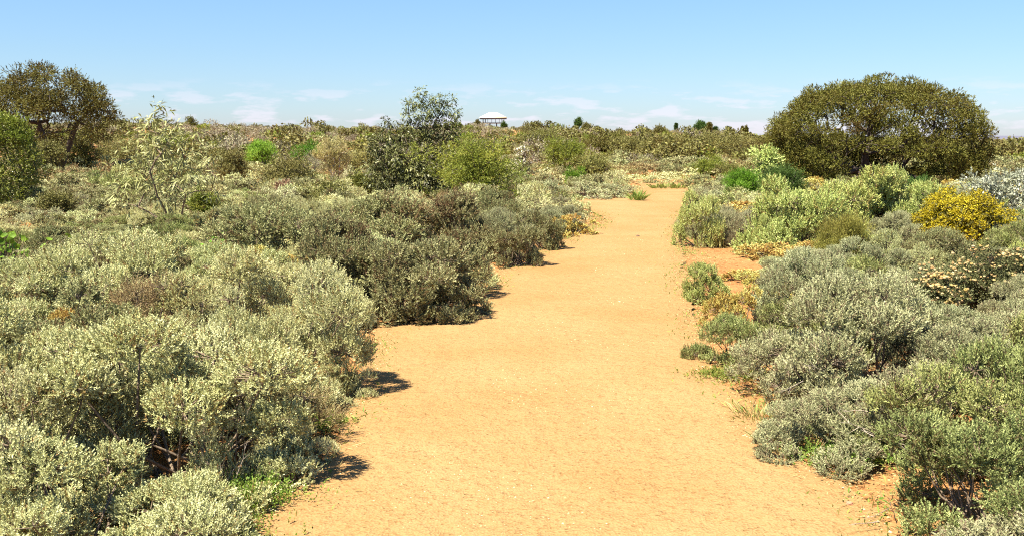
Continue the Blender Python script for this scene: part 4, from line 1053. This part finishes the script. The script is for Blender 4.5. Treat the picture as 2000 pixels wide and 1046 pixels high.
def dry_grass():
    rng = np.random.default_rng(13); n = 90000
    r = np.sqrt(rng.uniform(11 ** 2, 60 ** 2, n)); a = rng.uniform(-.58, .58, n); x, y = r * np.sin(a), r * np.cos(a)
    m = np.sin(x * .55 + 1) * np.sin(y * .35 + x * .1) + .5 * np.sin(x * 1.3 + y * .9) > .15
    m &= ~in_poly(x, y, PATH_POLY); x, y, r = x[m], y[m], r[m]; m = dist_poly(x, y, PATH_POLY) > .25; x, y, r = x[m], y[m], r[m]; n = len(x)
    d = unit(rng.normal(0, .45, (n, 3)) + np.array([0, 0, .9])); P3 = np.stack([x, y, gz(x, y)], 1)
    v, f, c = leaf_mesh(P3, d, perp(d, rng), rng.uniform(.08, .26, n), rng.uniform(.004, .009, n) * (r / 14) ** .8, .3, True)
    t = (.45 + .4 * np.sin(x * .4 + 2) * np.sin(y * .23) + rng.normal(0, .12, n)).clip(0, 1)
    tag(link('dry_grass', new_mesh('dry_grass', v, quads=f, tint=np.repeat(t, c), mat=M['tuft'])), 'patchy dry grass growing on red soil between the bushes', 'grass', None, 'stuff')
dry_grass()
def pebbles():
    rng = np.random.default_rng(8); n = 9000
    y = 3.2 + 16 * rng.uniform(0, 1, n) ** 1.8; x = xpath(y) + rng.uniform(-2.6, 2.6, n)
    ok = in_poly(x, y, PATH_POLY); x, y = x[ok], y[ok]; n = len(x)
    base = np.array([(1, 0, 0), (.3, .95, 0), (-.8, .6, 0), (-.8, -.6, 0), (.3, -.95, 0), (.1, .1, .7)])
    r = rng.uniform(.0025, .0065, n) * np.where(rng.uniform(0, 1, n) < .02, 2.0, 1); a = rng.uniform(0, 6.28, n)
    R = np.stack([np.stack([np.cos(a), -np.sin(a)], -1), np.stack([np.sin(a), np.cos(a)], -1)], 1)
    xy = np.einsum('nij,kj->nki', R, base[:, :2]) * r[:, None, None] * np.array([1, .75])
    v = np.concatenate([xy + np.stack([x, y], 1)[:, None], (base[:, 2][None] * r[:, None])[..., None] + .0115], 2).reshape(-1, 3)
    tr = np.array([(0, 1, 5), (1, 2, 5), (2, 3, 5), (3, 4, 5), (4, 0, 5)]); tr = (np.arange(n)[:, None, None] * 6 + tr[None]).reshape(-1, 3)
    m = leaf_mat('grit', [(0, (.22, .13, .06)), (.15, (.38, .25, .12)), (.5, (.58, .38, .18)), (1, (.75, .58, .34))], 0, .9, 0, .1)
    tag(link('gravel', new_mesh('gravel', v, tris=tr, tint=np.repeat(rng.uniform(0, 1, n), 6), mat=m)), 'fine grit scattered over the sandy path', 'gravel', None, 'stuff')
pebbles()
def stone(label, px, py, r, col, seed):
    bm = bmesh.new(); bmesh.ops.create_icosphere(bm, subdivisions=3, radius=r)
    rng = np.random.default_rng(seed); ph = rng.uniform(0, 6, 6)
    for v in bm.verts:
        c = v.co / r; k = 1 + .16 * math.sin(c.x * 3 + ph[0]) * math.sin(c.y * 4 + ph[1]) + .1 * math.sin(c.z * 6 + ph[2] + c.x * 4)
        v.co = v.co * k; v.co.z *= .6
    me = bpy.data.meshes.new('stone'); bm.to_mesh(me); bm.free(); me.materials.append(plain('stone_' + str(seed), col, .9))
    x, y = ground(px, py); tag(link('stone', me, None, (x, y, .012 + r * .25)), label, 'stone')
stone('small terracotta stone on the sand at the lower right path edge', 1659, 988, .016, (.42, .20, .12), 1)
stone('tiny dark stone lying on the path near the bend', 1246, 463, .035, (.16, .10, .06), 2)
stone('pale pebble beside the weeds on the right path edge', 1478, 742, .014, (.62, .5, .36), 3)
def deadwood(label, px, py, zb, L, n, seed, dirv=(1, 0, .2), mat='deadwood', sp=.5, r=.006):
    rng = np.random.default_rng(seed); x, y = ground(px, py); p0, p1, r0, r1 = [], [], [], []
    d0 = unit(np.array(dirv, float))
    for k in range(n):
        d = unit(d0 + rng.normal(0, sp, 3)); a = rng.normal(0, .05, 3) + np.array([0, 0, zb]); l = L * rng.uniform(.5, 1.1); rr0 = r * rng.uniform(.5, 1)
        for s in range(4):
            b = a + d * l / 4; p0.append(a); p1.append(b); r0.append(rr0 * (1 - s * .2)); r1.append(rr0 * (.8 - s * .2))
            if s in (1, 2):
                e = unit(d + rng.normal(0, .6, 3)); p0.append(b); p1.append(b + e * l * .3); r0.append(rr0 * .5); r1.append(rr0 * .15)
            d = unit(d + rng.normal(0, .12, 3)); a = b
    v, q = frustums(p0, p1, np.array(r0), np.array(r1), 5)
    tag(link('dead_branch', new_mesh('dead_branch', v, quads=q, mat=M[mat], smooth=True), None, (x, y, 0)), label, 'dead branch')
deadwood('pale bare branch poking out of the yellowish saltbush mound', 455, 905, .34, .22, 3, 1, (.5, -.5, .35), 'greybark', .4, .004)
deadwood('grey bare twigs in the lower left saltbush near the green weeds', 430, 1000, .12, .26, 5, 2, (.2, -.3, .8), 'greybark', .5, .004)
deadwood('tangle of straw-coloured dry twigs beside the right path edge', 1690, 895, .14, .32, 10, 3, (-.6, -.4, .3), 'deadwood', .5, .004)
deadwood('bare bleached twigs over the dark hollow in the bluebushes', 1590, 795, .2, .26, 6, 4, (-.5, -.4, .35), 'greybark', .5, .004)
deadwood('twisted grey stems under the dark saltbush at the path edge', 868, 588, .03, .5, 8, 5, (.2, -.2, .7), 'greybark', .55, .011)
deadwood('bare dry twig sticking from the foot of the corner bush at lower right', 1745, 1035, .02, .22, 5, 6, (-.5, -.2, .4), 'greybark', .4, .004)

# white-flowered sprig shrub behind the feathery shrub
def wf(rng, C, Rr, w, h): return blossoms('whiteflower', 5, .07, .05, 'blossoms', .2)(rng, C, Rr, w, h)
feathery('white_flowered_shrub', 'small white-flowered shrub behind the feathery yellow green shrub', 1018, 46, 279, 305, 18, 'dark', .4, 84, .08, .03, 24, 14, extra=wf)
feathery('red_leaved_shrub', 'small reddish brown shrub among the grey saltbushes at left', 556, 27, 342, 375, 18, 'red', .5, 85, .05, .02, 30, 18)
